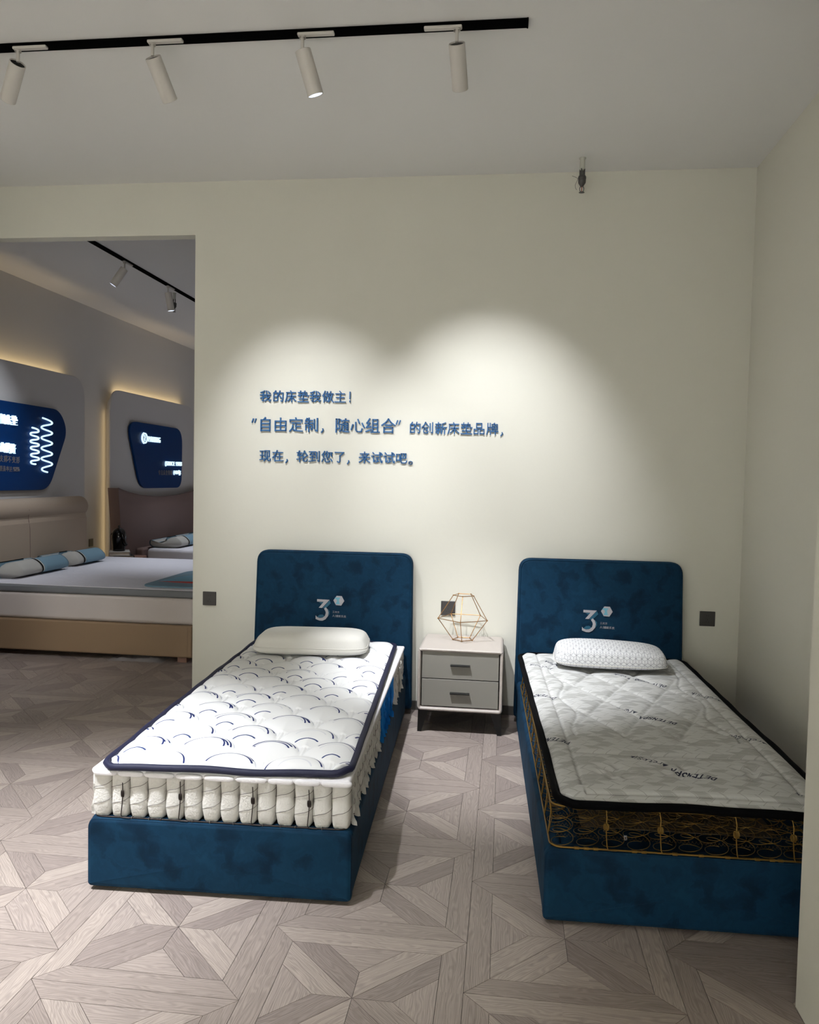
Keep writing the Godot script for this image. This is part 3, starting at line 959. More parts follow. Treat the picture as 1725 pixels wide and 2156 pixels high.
func emblem(hb: Node3D, xf: Transform3D, d: float) -> void:
	var b := MB.new()
	b.prism(crop_poly([[360, 335], [740, 345], [515, 600], [415, 598], [560, 415], [358, 410]]), d, d + 0.0014, xf)
	b.prism(crop_poly([[625, 575], [685, 640], [718, 740], [700, 850], [630, 945], [540, 992], [440, 988], [330, 945], [330, 835], [370, 885], [450, 915], [540, 900], [610, 840], [635, 750], [620, 690], [580, 625]]), d, d + 0.0014, xf)
	b.prism(crop_poly([[855, 355], [950, 215], [1105, 220], [1185, 365], [1095, 510], [935, 500]]), d, d + 0.0014, xf)
	var o := add("emblem", b, M.emblem_silver, hb)
	o.set_meta("label", "silver numeral three with a hexagon printed on the headboard")
	b = MB.new()
	b.prism(crop_poly([[405, 420], [552, 423], [495, 478]]), d, d + 0.0008, xf)
	b.prism(crop_poly([[742, 360], [780, 450], [620, 620], [525, 600]]), d, d + 0.0008, xf)
	b.prism(crop_poly([[690, 620], [750, 690], [750, 790], [700, 860], [722, 750]]), d, d + 0.0008, xf)
	b.prism(crop_poly([[372, 878], [440, 815], [530, 800], [595, 846], [540, 893], [450, 908]]), d, d + 0.0008, xf)
	add("emblem_side", b, M.emblem_teal, hb)
	b = MB.new()
	b.prism(crop_poly([[915, 262], [1065, 267], [1022, 345], [1052, 472], [922, 462], [968, 385], [950, 322], [888, 302]]), d + 0.0014, d + 0.002, xf)
	add("emblem_inlay", b, M.emblem_cyan, hb)
	b = MB.new()
	for q in [["三", 868, 712, 62], ["次", 938, 714, 62], ["方", 1010, 716, 62], ["A", 868, 830, 74], ["I", 925, 832, 74], ["睡", 978, 834, 70], ["眠", 1054, 836, 70], ["系", 1132, 838, 70], ["统", 1208, 842, 70]]:
		var c := crop_poly([[q[1], q[2]]])[0]
		glyph(b, q[0], q[3] * 0.0002, q[3] * 0.0002, 0.0011, d, d + 0.001, xf * Transform3D(Basis.IDENTITY, V(c.x, c.y, 0)))
	add("emblem_caption", b, M.emblem_silver, hb)


func velvet_bed(label: String, x: float, turn: float, hb_w: float, base_w: float, front: float, m: StandardMaterial3D) -> Node3D:
	var t := thing("upholstered_bed", label, "bed", V(x, 0, 0), turn)
	var hw := hb_w / 2
	# headboard, leaning back a little
	var out := rpoly([[-hw, 0.03, 0.02], [hw, 0.03, 0.02], [hw - 0.012, 0.958, 0.075], [-hw + 0.012, 0.958, 0.075]], 8)
	var xf := Transform3D(Basis(V(1, 0, 0), -0.05), V(0, 0.0, 0.068))
	var b := MB.new()
	slab(b, out, 0.0, 0.082, 0.022, xf, 0.010)
	var hb := add("headboard", b, m, t)
	b = MB.new()
	var rim := rpoly([[-hw + 0.010, 0.05, 0.02], [hw - 0.010, 0.05, 0.02], [hw - 0.022, 0.948, 0.066], [-hw + 0.022, 0.948, 0.066]], 8)
	b.tube(outline_path(rim, 0.0795, xf), 0.0035, 6, true)
	add("piping", b, m, hb)
	emblem(hb, xf, 0.0945)
	# base
	var bw := base_w / 2
	b = MB.new()
	var fx := Transform3D(Basis.IDENTITY, V(0, 0, front - 0.055))
	var fo := rpoly([[-bw, 0.014, 0.012], [bw, 0.014, 0.012], [bw, 0.250, 0.035], [-bw, 0.250, 0.035]], 6)
	slab(b, fo, 0.0, 0.050, 0.014, fx, 0.006)
	var ft := add("footboard", b, m, t)
	b = MB.new()
	b.tube(outline_path(rpoly([[-bw + 0.004, 0.018, 0.012], [bw - 0.004, 0.018, 0.012], [bw - 0.004, 0.246, 0.033], [-bw + 0.004, 0.246, 0.033]], 6), 0.044, fx), 0.0028, 6, true)
	add("piping", b, m, ft)
	for s in [-1.0, 1.0]:
		b = MB.new()
		b.rbox(V(s * (bw - 0.03), 0.132, (front - 0.02 + 0.14) / 2), V(0.06, 0.236, front - 0.06 - 0.14 + 0.04), 0.022, Basis.IDENTITY, 3)
		add("side_rail", b, m, t)
	b = MB.new()
	b.box(V(0, 0.215, (front + 0.14) / 2 - 0.02), V(base_w - 0.1, 0.04, front - 0.24))
	add("platform", b, m, t)
	b = MB.new()
	b.box(V(0, 0.232, (front + 0.14) / 2 - 0.06), V(base_w - 0.28, 0.012, front - 0.44))
	add("slat_board", b, M.grey_board, t)
	for p in [V(-bw + 0.08, 0, front - 0.10), V(bw - 0.08, 0, front - 0.10), V(-bw + 0.08, 0, 0.3), V(bw - 0.08, 0, 0.3), V(0, 0, front - 0.09)]:
		b = MB.new()
		b.lathe([[0.0001, 0.0], [0.02, 0.0], [0.022, 0.006], [0.022, 0.03], [0.0001, 0.03]], 12, Transform3D(Basis.IDENTITY, p))
		add("foot", b, M.black_metal, t)
	return t


# ------------------------------------------------------------------ pocket-spring mattress (left bed)
func pocket_mesh(sd: int) -> Mesh:
	var r := RandomNumberGenerator.new()
	r.seed = sd
	var ph := r.randf() * TAU
	var ph2 := r.randf() * TAU
	var b := MB.new()
	var pts := PackedVector3Array()
	var rows := 18
	var cols := 24
	for i in rows + 1:
		var y := float(i) / rows
		var base := 0.0322 * (1.0 - 0.05 * pow(2 * y - 1, 2)) + 0.0012 * sin(y * 9.0 + ph)
		var low := clampf(1.0 - y / 0.34, 0.0, 1.0)
		var high := clampf((y - 0.86) / 0.14, 0.0, 1.0)
		for j in cols:
			var a := TAU * j / cols
			var fold := 0.0026 * low * low * sin(a * 5.0 + ph + y * 4.0) + 0.0010 * sin(a * 3.0 + ph2 + y * 11.0) * (1.0 - y * 0.6)
			var rad := base * (1.0 - 0.13 * low * low - 0.06 * high) + fold
			if i == 0 or i == rows:
				rad *= 0.75
			var ca := signf(cos(a)) * pow(absf(cos(a)), 0.72)
			var sa := signf(sin(a)) * pow(absf(sin(a)), 0.72)
			pts.append(V(rad * ca, y * 0.158, -rad * sa))
	b.grid(rows + 1, cols, pts, true)
	return b.mesh()


func pocket_wire(sd: int) -> Mesh:
	var b := MB.new()
	for lev in [0.34, 0.70]:
		var p := PackedVector3Array()
		for i in 15:
			var a := lerpf(-1.75, 1.45, i / 14.0)
			var y: float = lev + (a + 0.2) * 0.075 + 0.01 * sd
			var rad := 0.0322 * (1.0 - 0.05 * pow(2 * y - 1, 2)) + 0.0018
			p.append(V(rad * signf(sin(a)) * pow(absf(sin(a)), 0.72), y * 0.158, rad * signf(cos(a)) * pow(absf(cos(a)), 0.72)))
		b.tube(p, 0.0009, 4)
	return b.mesh()


func flap_mesh(sd: int) -> Mesh:      # welded fabric seam standing out from the pockets, ragged at the foot
	var r := RandomNumberGenerator.new()
	r.seed = sd
	var b := MB.new()
	var front := PackedVector3Array()
	var n := 12
	for i in n + 1:
		var y := float(i) / n
		var out := 0.010 + 0.006 * r.randf() + 0.012 * pow(1.0 - y, 3)
		for k in 4:
			var t := k / 3.0
			front.append(V(out * t, y * 0.155 + 0.004 * r.randf() * t - 0.004 * t * (1 - y), 0.005 * sin(y * 14.0 + sd + t * 2.0) * t + 0.002 * r.randf() * t))
	b.grid(n + 1, 4, front)
	var back := PackedVector3Array()
	for p in front:
		back.append(p - V(0, 0, 0.0008))
	b.grid(n + 1, 4, back, false, true)
	return b.mesh()


func clip_wire(b: MB, x: float, z: float, y0: float, y1: float, r: float, bend: float) -> void:
	var mid := lerpf(y0, y1, 0.56)
	b.tube(path_of([V(x - 0.004, y1, z - 0.010), V(x + bend * 0.4, (mid + y1) / 2, z + 0.002), V(x + bend, mid + 0.008, z + 0.006)]), r, 6)
	b.tube(path_of([V(x + bend, mid - 0.008, z + 0.006), V(x + bend * 0.3, (mid + y0) / 2, z + 0.006), V(x - bend * 0.5, y0 + 0.01, z + 0.007), V(x - bend * 0.5 + 0.004, y0 + 0.001, z + 0.008), V(x + 0.03, y0, z + 0.008)]), r, 6)
	for k in 3:
		var p := PackedVector3Array()
		for i in 12:
			var a := TAU * i / 12
			p.append(V(x + bend + (k - 1.0) * r * 1.9 + 0.0035 * sin(a), mid + 0.0105 * cos(a), z + 0.007 + 0.004 * sin(a)))
		b.tube(p, r, 5, true)


func pocket_mattress() -> void:
	var t := thing("pocket_spring_mattress", "cut-open mattress with white fabric spring pockets showing, on the left-hand blue bed", "mattress", V(-1.007, 0, 0), 0.04)
	var vars := []
	var wires := []
	var flaps := []
	for k in 4:
		vars.append(pocket_mesh(20 + k))
		wires.append(pocket_wire(k - 1))
		flaps.append(flap_mesh(50 + k))
	var y0 := 0.246
	var spots := []
	for i in 14:
		spots.append([V(-0.4095 + 0.063 * i, y0, 2.184), 0.0, false])
	for i in 31:
		var z := 2.121 - 0.063 * i
		spots.append([V(0.4095, y0, z), PI / 2, z > 0.74 and z < 1.36])
		spots.append([V(-0.4095, y0, z), -PI / 2, false])
	var n := 0
	for s in spots:
		var o := put("spring_pocket", vars[n % 4], M.pocket_blue if s[2] else M.pocket_fabric, t, Transform3D(Basis(Vector3.UP, s[1]), s[0]))
		if not s[2]:
			put("spring_wire", wires[(n * 3) % 4], M.wire_grey, o)
		if s[1] > 1.0:
			put("seam_flap", flaps[(n * 5 + n / 3) % 4], M.pocket_blue if s[2] else M.pocket_fabric, t, Transform3D(Basis(Vector3.UP, rng.randf_range(-0.5, 0.5)) * Basis.from_scale(V(rng.randf_range(0.3, 1.25), rng.randf_range(0.8, 0.99), 1.0)), s[0] + V(0.024, 0.0, 0.031)))
		n += 1
	for i in 8:                                                     # ragged hem at the front left corner
		put("seam_flap", flaps[i % 4], M.pocket_fabric, t, Transform3D(Basis(Vector3.UP, PI + rng.randf_range(-0.3, 0.3)), V(-0.436, y0, 2.19 - 0.14 * i)))
	var b := MB.new()
	b.rbox(V(0, 0.325, 1.17), V(0.76, 0.15, 1.98), 0.02)
	add("spring_core", b, M.pocket_fabric, t)
	b = MB.new()
	b.tube(outline_path(rrect(Vector2(0, -1.195), Vector2(0.436, 1.022), 0.03), 0.0, Transform3D(Basis(V(1, 0, 0), V(0, 0, -1), V(0, 1, 0)), V(0, 0.2525, 0))), 0.0022, 6, true)
	add("border_wire", b, M.wire_dark, t)
	for x in [-0.335, -0.135, 0.113, 0.303]:
		b = MB.new()
		clip_wire(b, x, 2.214, 0.253, 0.400, 0.0016, 0.0035)
		add("clip_wire", b, M.wire_dark, t)
	for x in [-0.30, -0.24, -0.20, -0.09, -0.03, 0.05, 0.15, 0.21, 0.26, 0.35]:
		b = MB.new()
		b.rbox(V(x, 0.2525, 2.217), V(0.005, 0.009, 0.008), 0.0015, Basis.IDENTITY, 1)
		add("ring_clip", b, M.steel_grey, t)
	# thin quilted pad over the springs, its edge gathered in short lengths
	b = MB.new()
	b.rbox(V(0, 0.4085, 1.19), V(0.884, 0.021, 2.06), 0.010, Basis.IDENTITY, 3)
	var pad := add("quilted_pad", b, M.pad_white, t)
	var x := -0.436
	while x < 0.42:
		var w := 0.085 + 0.03 * rng.randf()
		b = MB.new()
		superbox(b, V(x + w / 2, 0.405, 2.216), V(w / 2 - 0.001, 0.010, 0.012), 0.6, 0.5, 1.0, Basis.IDENTITY, 20, 8)
		add("gathered_edge", b, M.pad_white, pad)
		x += w


# ------------------------------------------------------------------ quilted toppers
func quad_at(q: Array, s: float, t: float) -> Vector2:
	var a := Vector2(q[0][0], q[0][1]).lerp(Vector2(q[1][0], q[1][1]), s)
	var b := Vector2(q[3][0], q[3][1]).lerp(Vector2(q[2][0], q[2][1]), s)
	return a.lerp(b, t)


func quilt(b: MB, q: Array, nx: int, nz: int, y0: float, kind: int) -> void:
	var pts := PackedVector3Array()
	var uvs := PackedVector2Array()
	for j in nz + 1:
		var t := float(j) / nz
		for i in nx + 1:
			var s := float(i) / nx
			var p := quad_at(q, s, t)
			var ex := minf(s, 1.0 - s) * 0.85
			var ez := minf(t, 1.0 - t) * 2.03
			var cut := 0.075 - ex - ez
			if cut > 0.0:
				p += Vector2(signf(0.5 - s), signf(0.5 - t)) * cut * 0.42
			pts.append(V(p.x, y0 + (wave_height(s, t) if kind == 0 else hatch_height(s, t)) + sag(kind, s, t), p.y))
			uvs.append(Vector2(s, t))
	b.grid(nz + 1, nx + 1, pts, false, true, uvs)
	pts = PackedVector3Array()
	for j in 9:
		for i in 3:
			var p := quad_at(q, 0.03 + i * 0.47, 0.02 + j * 0.12)
			pts.append(V(p.x, y0 - 0.004 + sag(kind, i / 2.0, j / 8.0), p.y))
	b.grid(9, 3, pts)


func quilt_edge(q: Array, y: float, kind: int, wob: float, rad := 0.05) -> PackedVector3Array:
	var o := PackedVector3Array()
	var ring := rrect(Vector2(0.5, 0.5), Vector2(0.5, 0.5), 0.0001, 1)
	var cs := [[0.0, 0.0], [1.0, 0.0], [1.0, 1.0], [0.0, 1.0]]
	for e in 4:
		var a: Array = cs[e]
		var c: Array = cs[(e + 1) % 4]
		var len := 0.85 if e % 2 == 0 else 2.03
		var n := int(len / 0.025)
		for k in n:
			var u := (k + 0.5) / n
			var s := lerpf(a[0], c[0], u)
			var t := lerpf(a[1], c[1], u)
			var p := quad_at(q, s, t)
			# round the corners
			var near := minf(u, 1.0 - u) * len
			var pull := maxf(0.0, rad - near) / rad
			var mid := quad_at(q, 0.5, 0.5)
			p += Vector2(signf(mid.x - p.x), signf(mid.y - p.y)) * pull * pull * rad * 0.40
			o.append(V(p.x, y + sag(kind, s, t) + wob * sin(k * 0.55 + e * 2.0) + wob * 0.6 * sin(k * 0.23 + e), p.y))
	return o


func scale_at(x: float, z: float) -> Array:      # fish-scale quilting: [height 0..1, row, column]
	var P := 0.23
	var Q := 0.145
	var A := 0.107
	var B := 0.132
	var k0 := int(floor(z / Q)) + 2
	var outer := 9.0
	for k in range(k0, k0 - 5, -1):
		var off := 0.115 if posmod(k, 2) == 1 else 0.0
		var c := roundf((x - off) / P)
		var dx := x - off - c * P
		var dz := z - k * Q
		var e := sqrt(dx * dx / (A * A) + (dz * dz / (B * B) if dz < 0.0 else 0.0))
		if e < 1.0:
			var h := (1.0 - exp(-(1.0 - e) * 6.5)) * (1.0 - exp(-outer * 5.0))
			if dz > 0.075 and absf(dx) < 0.03:
				h = h * 0.5 + 0.10 * sin(dx * 520.0)
			return [h, k, int(c), dx, dz]
		outer = minf(outer, e - 1.0)
	return [0.0, -99, 0, 0.0, 0.0]


func sag(kind: int, s: float, u: float) -> float:
	if kind == 0:
		return -0.006 * pow(u, 8) * (1.0 - s) + 0.0025 * sin(s * 9.0 + u * 5.0) * u - 0.002 * pow(u, 16)
	return 0.004 * sin(s * 6.0 + u * 11.0) * u - 0.004 * pow(u, 12)


func wave_height(s: float, u: float) -> float:
	var de := minf(minf(s, 1.0 - s) * 0.84, minf(u, 1.0 - u) * 2.02)
	var edge := 1.0 - exp(-de / 0.022)
	var k: float = scale_at((s - 0.5) * 0.84, u * 2.02)[0]
	return edge * (0.014 + 0.018 * k)


const TUFTS := [Vector2(-0.224, 2.0), Vector2(0.005, 1.985), Vector2(0.242, 1.97)]


func hatch_height(s: float, u: float) -> float:
	var x: float = (s - 0.5) * 0.87
	var z: float = 0.19 + u * 2.03
	var de := minf(minf(s, 1.0 - s) * 0.87, minf(u, 1.0 - u) * 2.03)
	var edge := 1.0 - exp(-de / 0.03)
	var g := 1.0
	var ax := absf(x)
	if z < 2.12:
		g *= groove(ax - 0.347, 0.008)
	if ax < 0.347:
		g *= groove(z - 2.166, 0.009) * groove(z - 1.82, 0.008)
	if z > 0.35 and z < 1.70 and ax < 0.31:
		var fade := smoothstep(0.31, 0.26, ax) * smoothstep(1.70, 1.62, z)
		var d1 := absf(fposmod(x - 0.445 * z + 0.620 + 0.106, 0.212) - 0.106) * 0.914
		var d2 := absf(fposmod(x + 0.445 * z - 0.384 + 0.106, 0.212) - 0.106) * 0.914
		g *= lerpf(1.0, groove(d1, 0.013) * groove(d2, 0.013), fade)
	var lobe := 0.29 + 0.022 * cos((z - 1.10) / 0.2375 * PI)
	if z > 0.35 and z < 1.66:
		g *= groove(ax - lobe, 0.010)
	var h := 0.019 + 0.014 * g
	for p in TUFTS:
		var dv: Vector2 = Vector2(x, z) - p
		var rr := dv.length()
		if rr < 0.13:
			var an := dv.angle()
			h -= 0.022 * exp(-rr * rr / 0.0006) + 0.010 * exp(-pow((rr - 0.05) / 0.02, 2)) * (0.5 + 0.5 * cos(an * 6.0 + rr * 20.0))
	return edge * h


func topper_wave() -> void:
	var t := thing("mattress_topper", "white quilted topper with navy wave lines and navy edging", "topper", V(-1.007, 0, 0), 0.04)
	var q := [[-0.425, 0.185], [0.392, 0.205], [0.437, 2.205], [-0.405, 2.232]]
	var W := 0.84
	var L := 2.02
	var b := MB.new()
	quilt(b, q, 200, 480, 0.432, 0)
	# printed lines
	var im := Image.create(840, 2020, false, Image.FORMAT_RGB8)
	im.fill(Color(0.905, 0.905, 0.90))
	var r := RandomNumberGenerator.new()
	r.seed = 44
	var navy := Color(0.15, 0.19, 0.38)
	var pale := Color(0.74, 0.75, 0.80)
	for k in range(-1, 17):
		var off := 0.115 if posmod(k, 2) == 1 else 0.0
		for c in range(-3, 4):
			var org := Vector2(c * 0.23 + off, k * 0.145)
			var list := []
			var style := r.randi() % 4
			# swooping lines: [radius at one end, at the other, from angle, to angle, width, ink]
			list.append([r.randf_range(0.84, 0.95), r.randf_range(0.82, 0.94), r.randf_range(-1.45, -0.8), r.randf_range(0.9, 1.45), 4.8, navy])
			if style != 1:
				list.append([r.randf_range(0.62, 0.78), r.randf_range(0.72, 0.88), r.randf_range(-1.4, -0.8), r.randf_range(0.7, 1.35), 6.0, navy])
			if style == 2:
				list.append([0.90, r.randf_range(0.62, 0.72), r.randf_range(-0.9, -0.2), 1.3, 5.0, navy])
			if style == 3:
				list.append([r.randf_range(0.50, 0.60), r.randf_range(0.56, 0.66), -1.2, r.randf_range(0.2, 1.2), 5.6, navy])
			list.append([0.98, 0.98, -1.3, 1.3, 2.0, pale])
			list.append([0.56, 0.60, -1.1, 1.1, 5.0, Color(0.84, 0.845, 0.86)])
			for a in list:
				var prev := Vector2.INF
				for i in 23:
					var an := lerpf(a[2], a[3], i / 22.0)
					var rr := lerpf(a[0], a[1], i / 22.0)
					var p: Vector2 = org + Vector2(sin(an) * 0.107 * rr, -cos(an) * 0.132 * rr)
					var px := Vector2((p.x / W + 0.5) * 840, p.y / L * 2020)
					if prev != Vector2.INF:
						var mine: Array = scale_at((px.x / 840 - 0.5) * W, px.y / 2020 * L)
						if mine[1] == k and mine[2] == c:
							dab_line(im, prev, px, a[4] * 1.15 * (0.75 + 0.25 * i / 22.0), a[5])
					prev = px
			# short heavy arcs above the ribbed gap
			if r.randf() < 0.6:
				var prev2 := Vector2.INF
				var hi := r.randf_range(0.2, 1.0)
				var wid := r.randf_range(0.036, 0.058)
				for i in 12:
					var an := lerpf(-0.9, hi, i / 11.0)
					var p := org + Vector2(sin(an) * wid, 0.062 - cos(an) * wid * 0.96)
					var px := Vector2((p.x / W + 0.5) * 840, p.y / L * 2020)
					if prev2 != Vector2.INF:
						dab_line(im, prev2, px, 7.0, Color(0.20, 0.26, 0.43))
					prev2 = px
	im.generate_mipmaps()
	var m := mat("topper_wave_print", Color(1, 1, 1), 0.85, 0.0, 0.2)
	m.albedo_texture = ImageTexture.create_from_image(im)
	add("quilting", b, m, t)
	b = MB.new()
	b.tube(quilt_edge(q, 0.4365, 0, 0.0016, 0.06), 0.0125, 8, true)
	add("edging", b, M.navy_tape, t)


func groove(d: float, w: float) -> float:      # a tight stitch line in a soft hollow
	return 1.0 - 0.55 * exp(-(d * d) / (w * w * 0.45)) - 0.35 * exp(-(d * d) / (w * w * 9.0))


func topper_arctic() -> void:
	var t := thing("mattress_topper", "white knitted topper with grey hatched print and black edging", "topper", V(0.562, 0, 0), 0.028)
	var q := [[-0.455, 0.185], [0.452, 0.2], [0.435, 2.218], [-0.428, 2.225]]
	var W := 0.87
	var L := 2.03
	var b := MB.new()
	quilt(b, q, 200, 440, 0.409, 1)
	var im := Image.create(870, 2030, false, Image.FORMAT_RGB8)
	im.fill(Color(0.80, 0.80, 0.795))
	var r := RandomNumberGenerator.new()
	r.seed = 12
	var line := Color(0.58, 0.58, 0.57)
	var row := 0
	var y := -20.0
	while y < 2030.0:
		var hgt := 27.0
		var sl := 24.0 if row % 2 == 0 else -24.0
		var x := -60.0 + 31.0 * (row % 3)
		dab_line(im, Vector2(0, y), Vector2(870, y), 1.0, Color(line, 0.5))
		var k := row
		while x < 930.0:
			var wd := 46.0 if k % 3 else 66.0
			dab_line(im, Vector2(x, y + hgt), Vector2(x + sl, y), 1.3, line)
			if k % 3 == 0:
				dab_line(im, Vector2(x + 4, y + hgt), Vector2(x + sl + 4, y), 1.0, line)
			if k % 5 == 2 or k % 7 == 3:
				for hh in range(2, int(hgt) - 1, 3):
					var f := float(hh) / hgt
					var xs := x + sl * (1.0 - f) + 5.0
					dab_line(im, Vector2(xs, y + hh), Vector2(xs + wd - 9.0, y + hh), 1.8, Color(0.64, 0.64, 0.63))
			x += wd
			k += 1
		y += hgt
		row += 1
	var ink := Color(0.17, 0.18, 0.24)
	# lettering reads from the head end: it runs to the left and slightly back
	for w in [["Arctic", -0.022, 1.316, 0], ["DETENSPA", 0.107, 1.452, 1], ["ArcticSilk", -0.04, 1.936, 0], ["DETENSPA", 0.091, 2.054, 1], ["ArcticSilk", 0.397, 1.632, 0], ["DETENSPA", -0.354, 1.743, 1], ["DETENSPA", -0.34, 1.144, 1], ["ArcticSilk", 0.101, 0.756, 0], ["DETENSPA", 0.20, 0.854, 1], ["ArcticSilk", 0.398, 1.044, 0], ["ArcticSilk", 0.43, 2.20, 0], ["DETENSPA", -0.2, 0.55, 1], ["ArcticSilk", -0.30, 0.60, 0]]:
		var ad := Vector2(-0.80, -0.60).normalized()
		var ay := Vector2(0.60, -0.80)
		var p := Vector2(w[1], w[2])
		var s := 0.0205 if w[3] == 1 else 0.0195
		for ch in w[0]:
			var o := Vector2((p.x / W + 0.5) * 870, (p.y - 0.19) / L * 2030)
			if ch == "A" and w[3] == 0:
				for f in 14:
					dab_line(im, o + ad * 18.0 * f / 26.0 + ay * (20.0 - f * 1.4), o + ad * (18.0 - f * 0.7) + ay * (20.0 - f * 1.4), 1.8, ink)
				p += ad * 0.021
				continue
			dab_glyph(im, ch, o, ad * s * 870, ay * s * 1300, 4.4 if w[3] == 1 else 2.9, ink)
			p += ad * (s * 0.98 if w[3] == 1 else s * (0.42 if ch in ["i", "l"] else 0.80))
		if w[3] == 0:
			var o2 := Vector2((w[1] / W + 0.5) * 870, (w[2] - 0.19) / L * 2030) + ay * 27.0 + ad * 20.0
			for f in 5:
				dab_line(im, o2 + ad * (f * 24.0), o2 + ad * (f * 24.0 + 8.0 + 6.0 * (f % 2)) + ay * 2.0, 2.2, ink)
	im.generate_mipmaps()
	var m := mat("topper_hatched_print", Color(1, 1, 1), 0.85, 0.0, 0.2)
	m.albedo_texture = ImageTexture.create_from_image(im)
	add("quilting", b, m, t)
	b = MB.new()
	b.tube(quilt_edge(q, 0.4130, 1, 0.0015, 0.07), 0.0145, 8, true)
	add("edging", b, M.black_tape, t)


# ------------------------------------------------------------------ open coil core (right bed)
func coil_core() -> void:
	var t := thing("coil_spring_core", "open core of bare golden wire coils under the hatched topper", "mattress core", V(0.562, 0, 0), 0.028)
	var p := PackedVector3Array()
	var turns := 4.0
	var n := 68
	for i in n + 1:
		var u := float(i) / n
		var a := turns * TAU * u + 0.8
		var e := clampf((u - 0.11) / 0.78, 0.0, 1.0)
		var r := 0.0375 - 0.006 * sin(u * PI)
		p.append(V(r * cos(a), 0.0025 + e * 0.137, -r * sin(a)))
	var b := MB.new()
	b.tube(p, 0.0012, 4)
	var me := b.mesh()
	for j in 24:
		for i in 11:
			put("coil", me, M.wire_gold, t, Transform3D(Basis(Vector3.UP, rng.randf_range(-0.4, 0.4)), V(-0.405 + 0.081 * i, 0.248, 2.148 - 0.081 * j)))
	b = MB.new()
	p = PackedVector3Array()
	for i in 421:
		var a := TAU * i / 6.0
		p.append(V(lerpf(-0.42, 0.42, i / 420.0), 0.0045 * sin(a), 0.0045 * cos(a)))
	b.tube(p, 0.0005, 3)
	me = b.mesh()
	for j in 23:
		put("lacing_wire", me, M.wire_gold, t, Transform3D(Basis.IDENTITY, V(0, 0.2545, 2.1075 - 0.081 * j)))
	var flat := Transform3D(Basis(V(1, 0, 0), V(0, 0, -1), V(0, 1, 0)), Vector3.ZERO)
	for y in [0.2535, 0.3875]:
		b = MB.new()
		b.tube(outline_path(rrect(Vector2(0, -1.212), Vector2(0.4475, 0.980), 0.035), y, flat), 0.0032, 8, true)
		add("border_wire", b, M.wire_gold, t)
	for x in [-0.272, -0.105, 0.126, 0.297]:
		b = MB.new()
		clip_wire(b, x, 2.190, 0.2545, 0.388, 0.0020, -0.003)
		add("clip_wire", b, M.wire_gold, t)
	for j in 13:
		var z := 2.10 - 0.148 * j
		for s in [-1.0, 1.0]:
			b = MB.new()
			b.tube(path_of([V(s * 0.4475, 0.255, z), V(s * 0.438, 0.32, z - 0.02), V(s * 0.447, 0.387, z - 0.045)]), 0.0018, 5)
			b.tube(path_of([V(s * 0.4475, 0.255, z + 0.004), V(s * 0.438, 0.32, z + 0.024), V(s * 0.447, 0.387, z + 0.049)]), 0.0018, 5)
			add("stay_wire", b, M.wire_gold, t)
	for x in [-0.365, -0.335, -0.305, -0.185, -0.155, -0.06, 0.02, 0.10, 0.19, 0.235, 0.26, 0.36]:
		b = MB.new()
		b.rbox(V(x, 0.2535, 2.192), V(0.017, 0.0085, 0.0085), 0.002, Basis.IDENTITY, 1)
		add("ring_clip", b, M.wire_gold, t)


func loose_clip() -> void:
	var t := thing("metal_clip", "tiny bright metal clip lying inside the golden coil core", "clip", V(0.427, 0.2395, 2.09), 0.2)
	var b := MB.new()
	b.rbox(V(0, 0.0075, 0), V(0.011, 0.015, 0.006), 0.0015, Basis.IDENTITY, 1)
	add("clip_body", b, M.emblem_silver, t)
	b = MB.new()
	b.box(V(0, 0.0075, 0.0032), V(0.003, 0.009, 0.0008))
	add("clip_slot", b, M.hole_black, t)


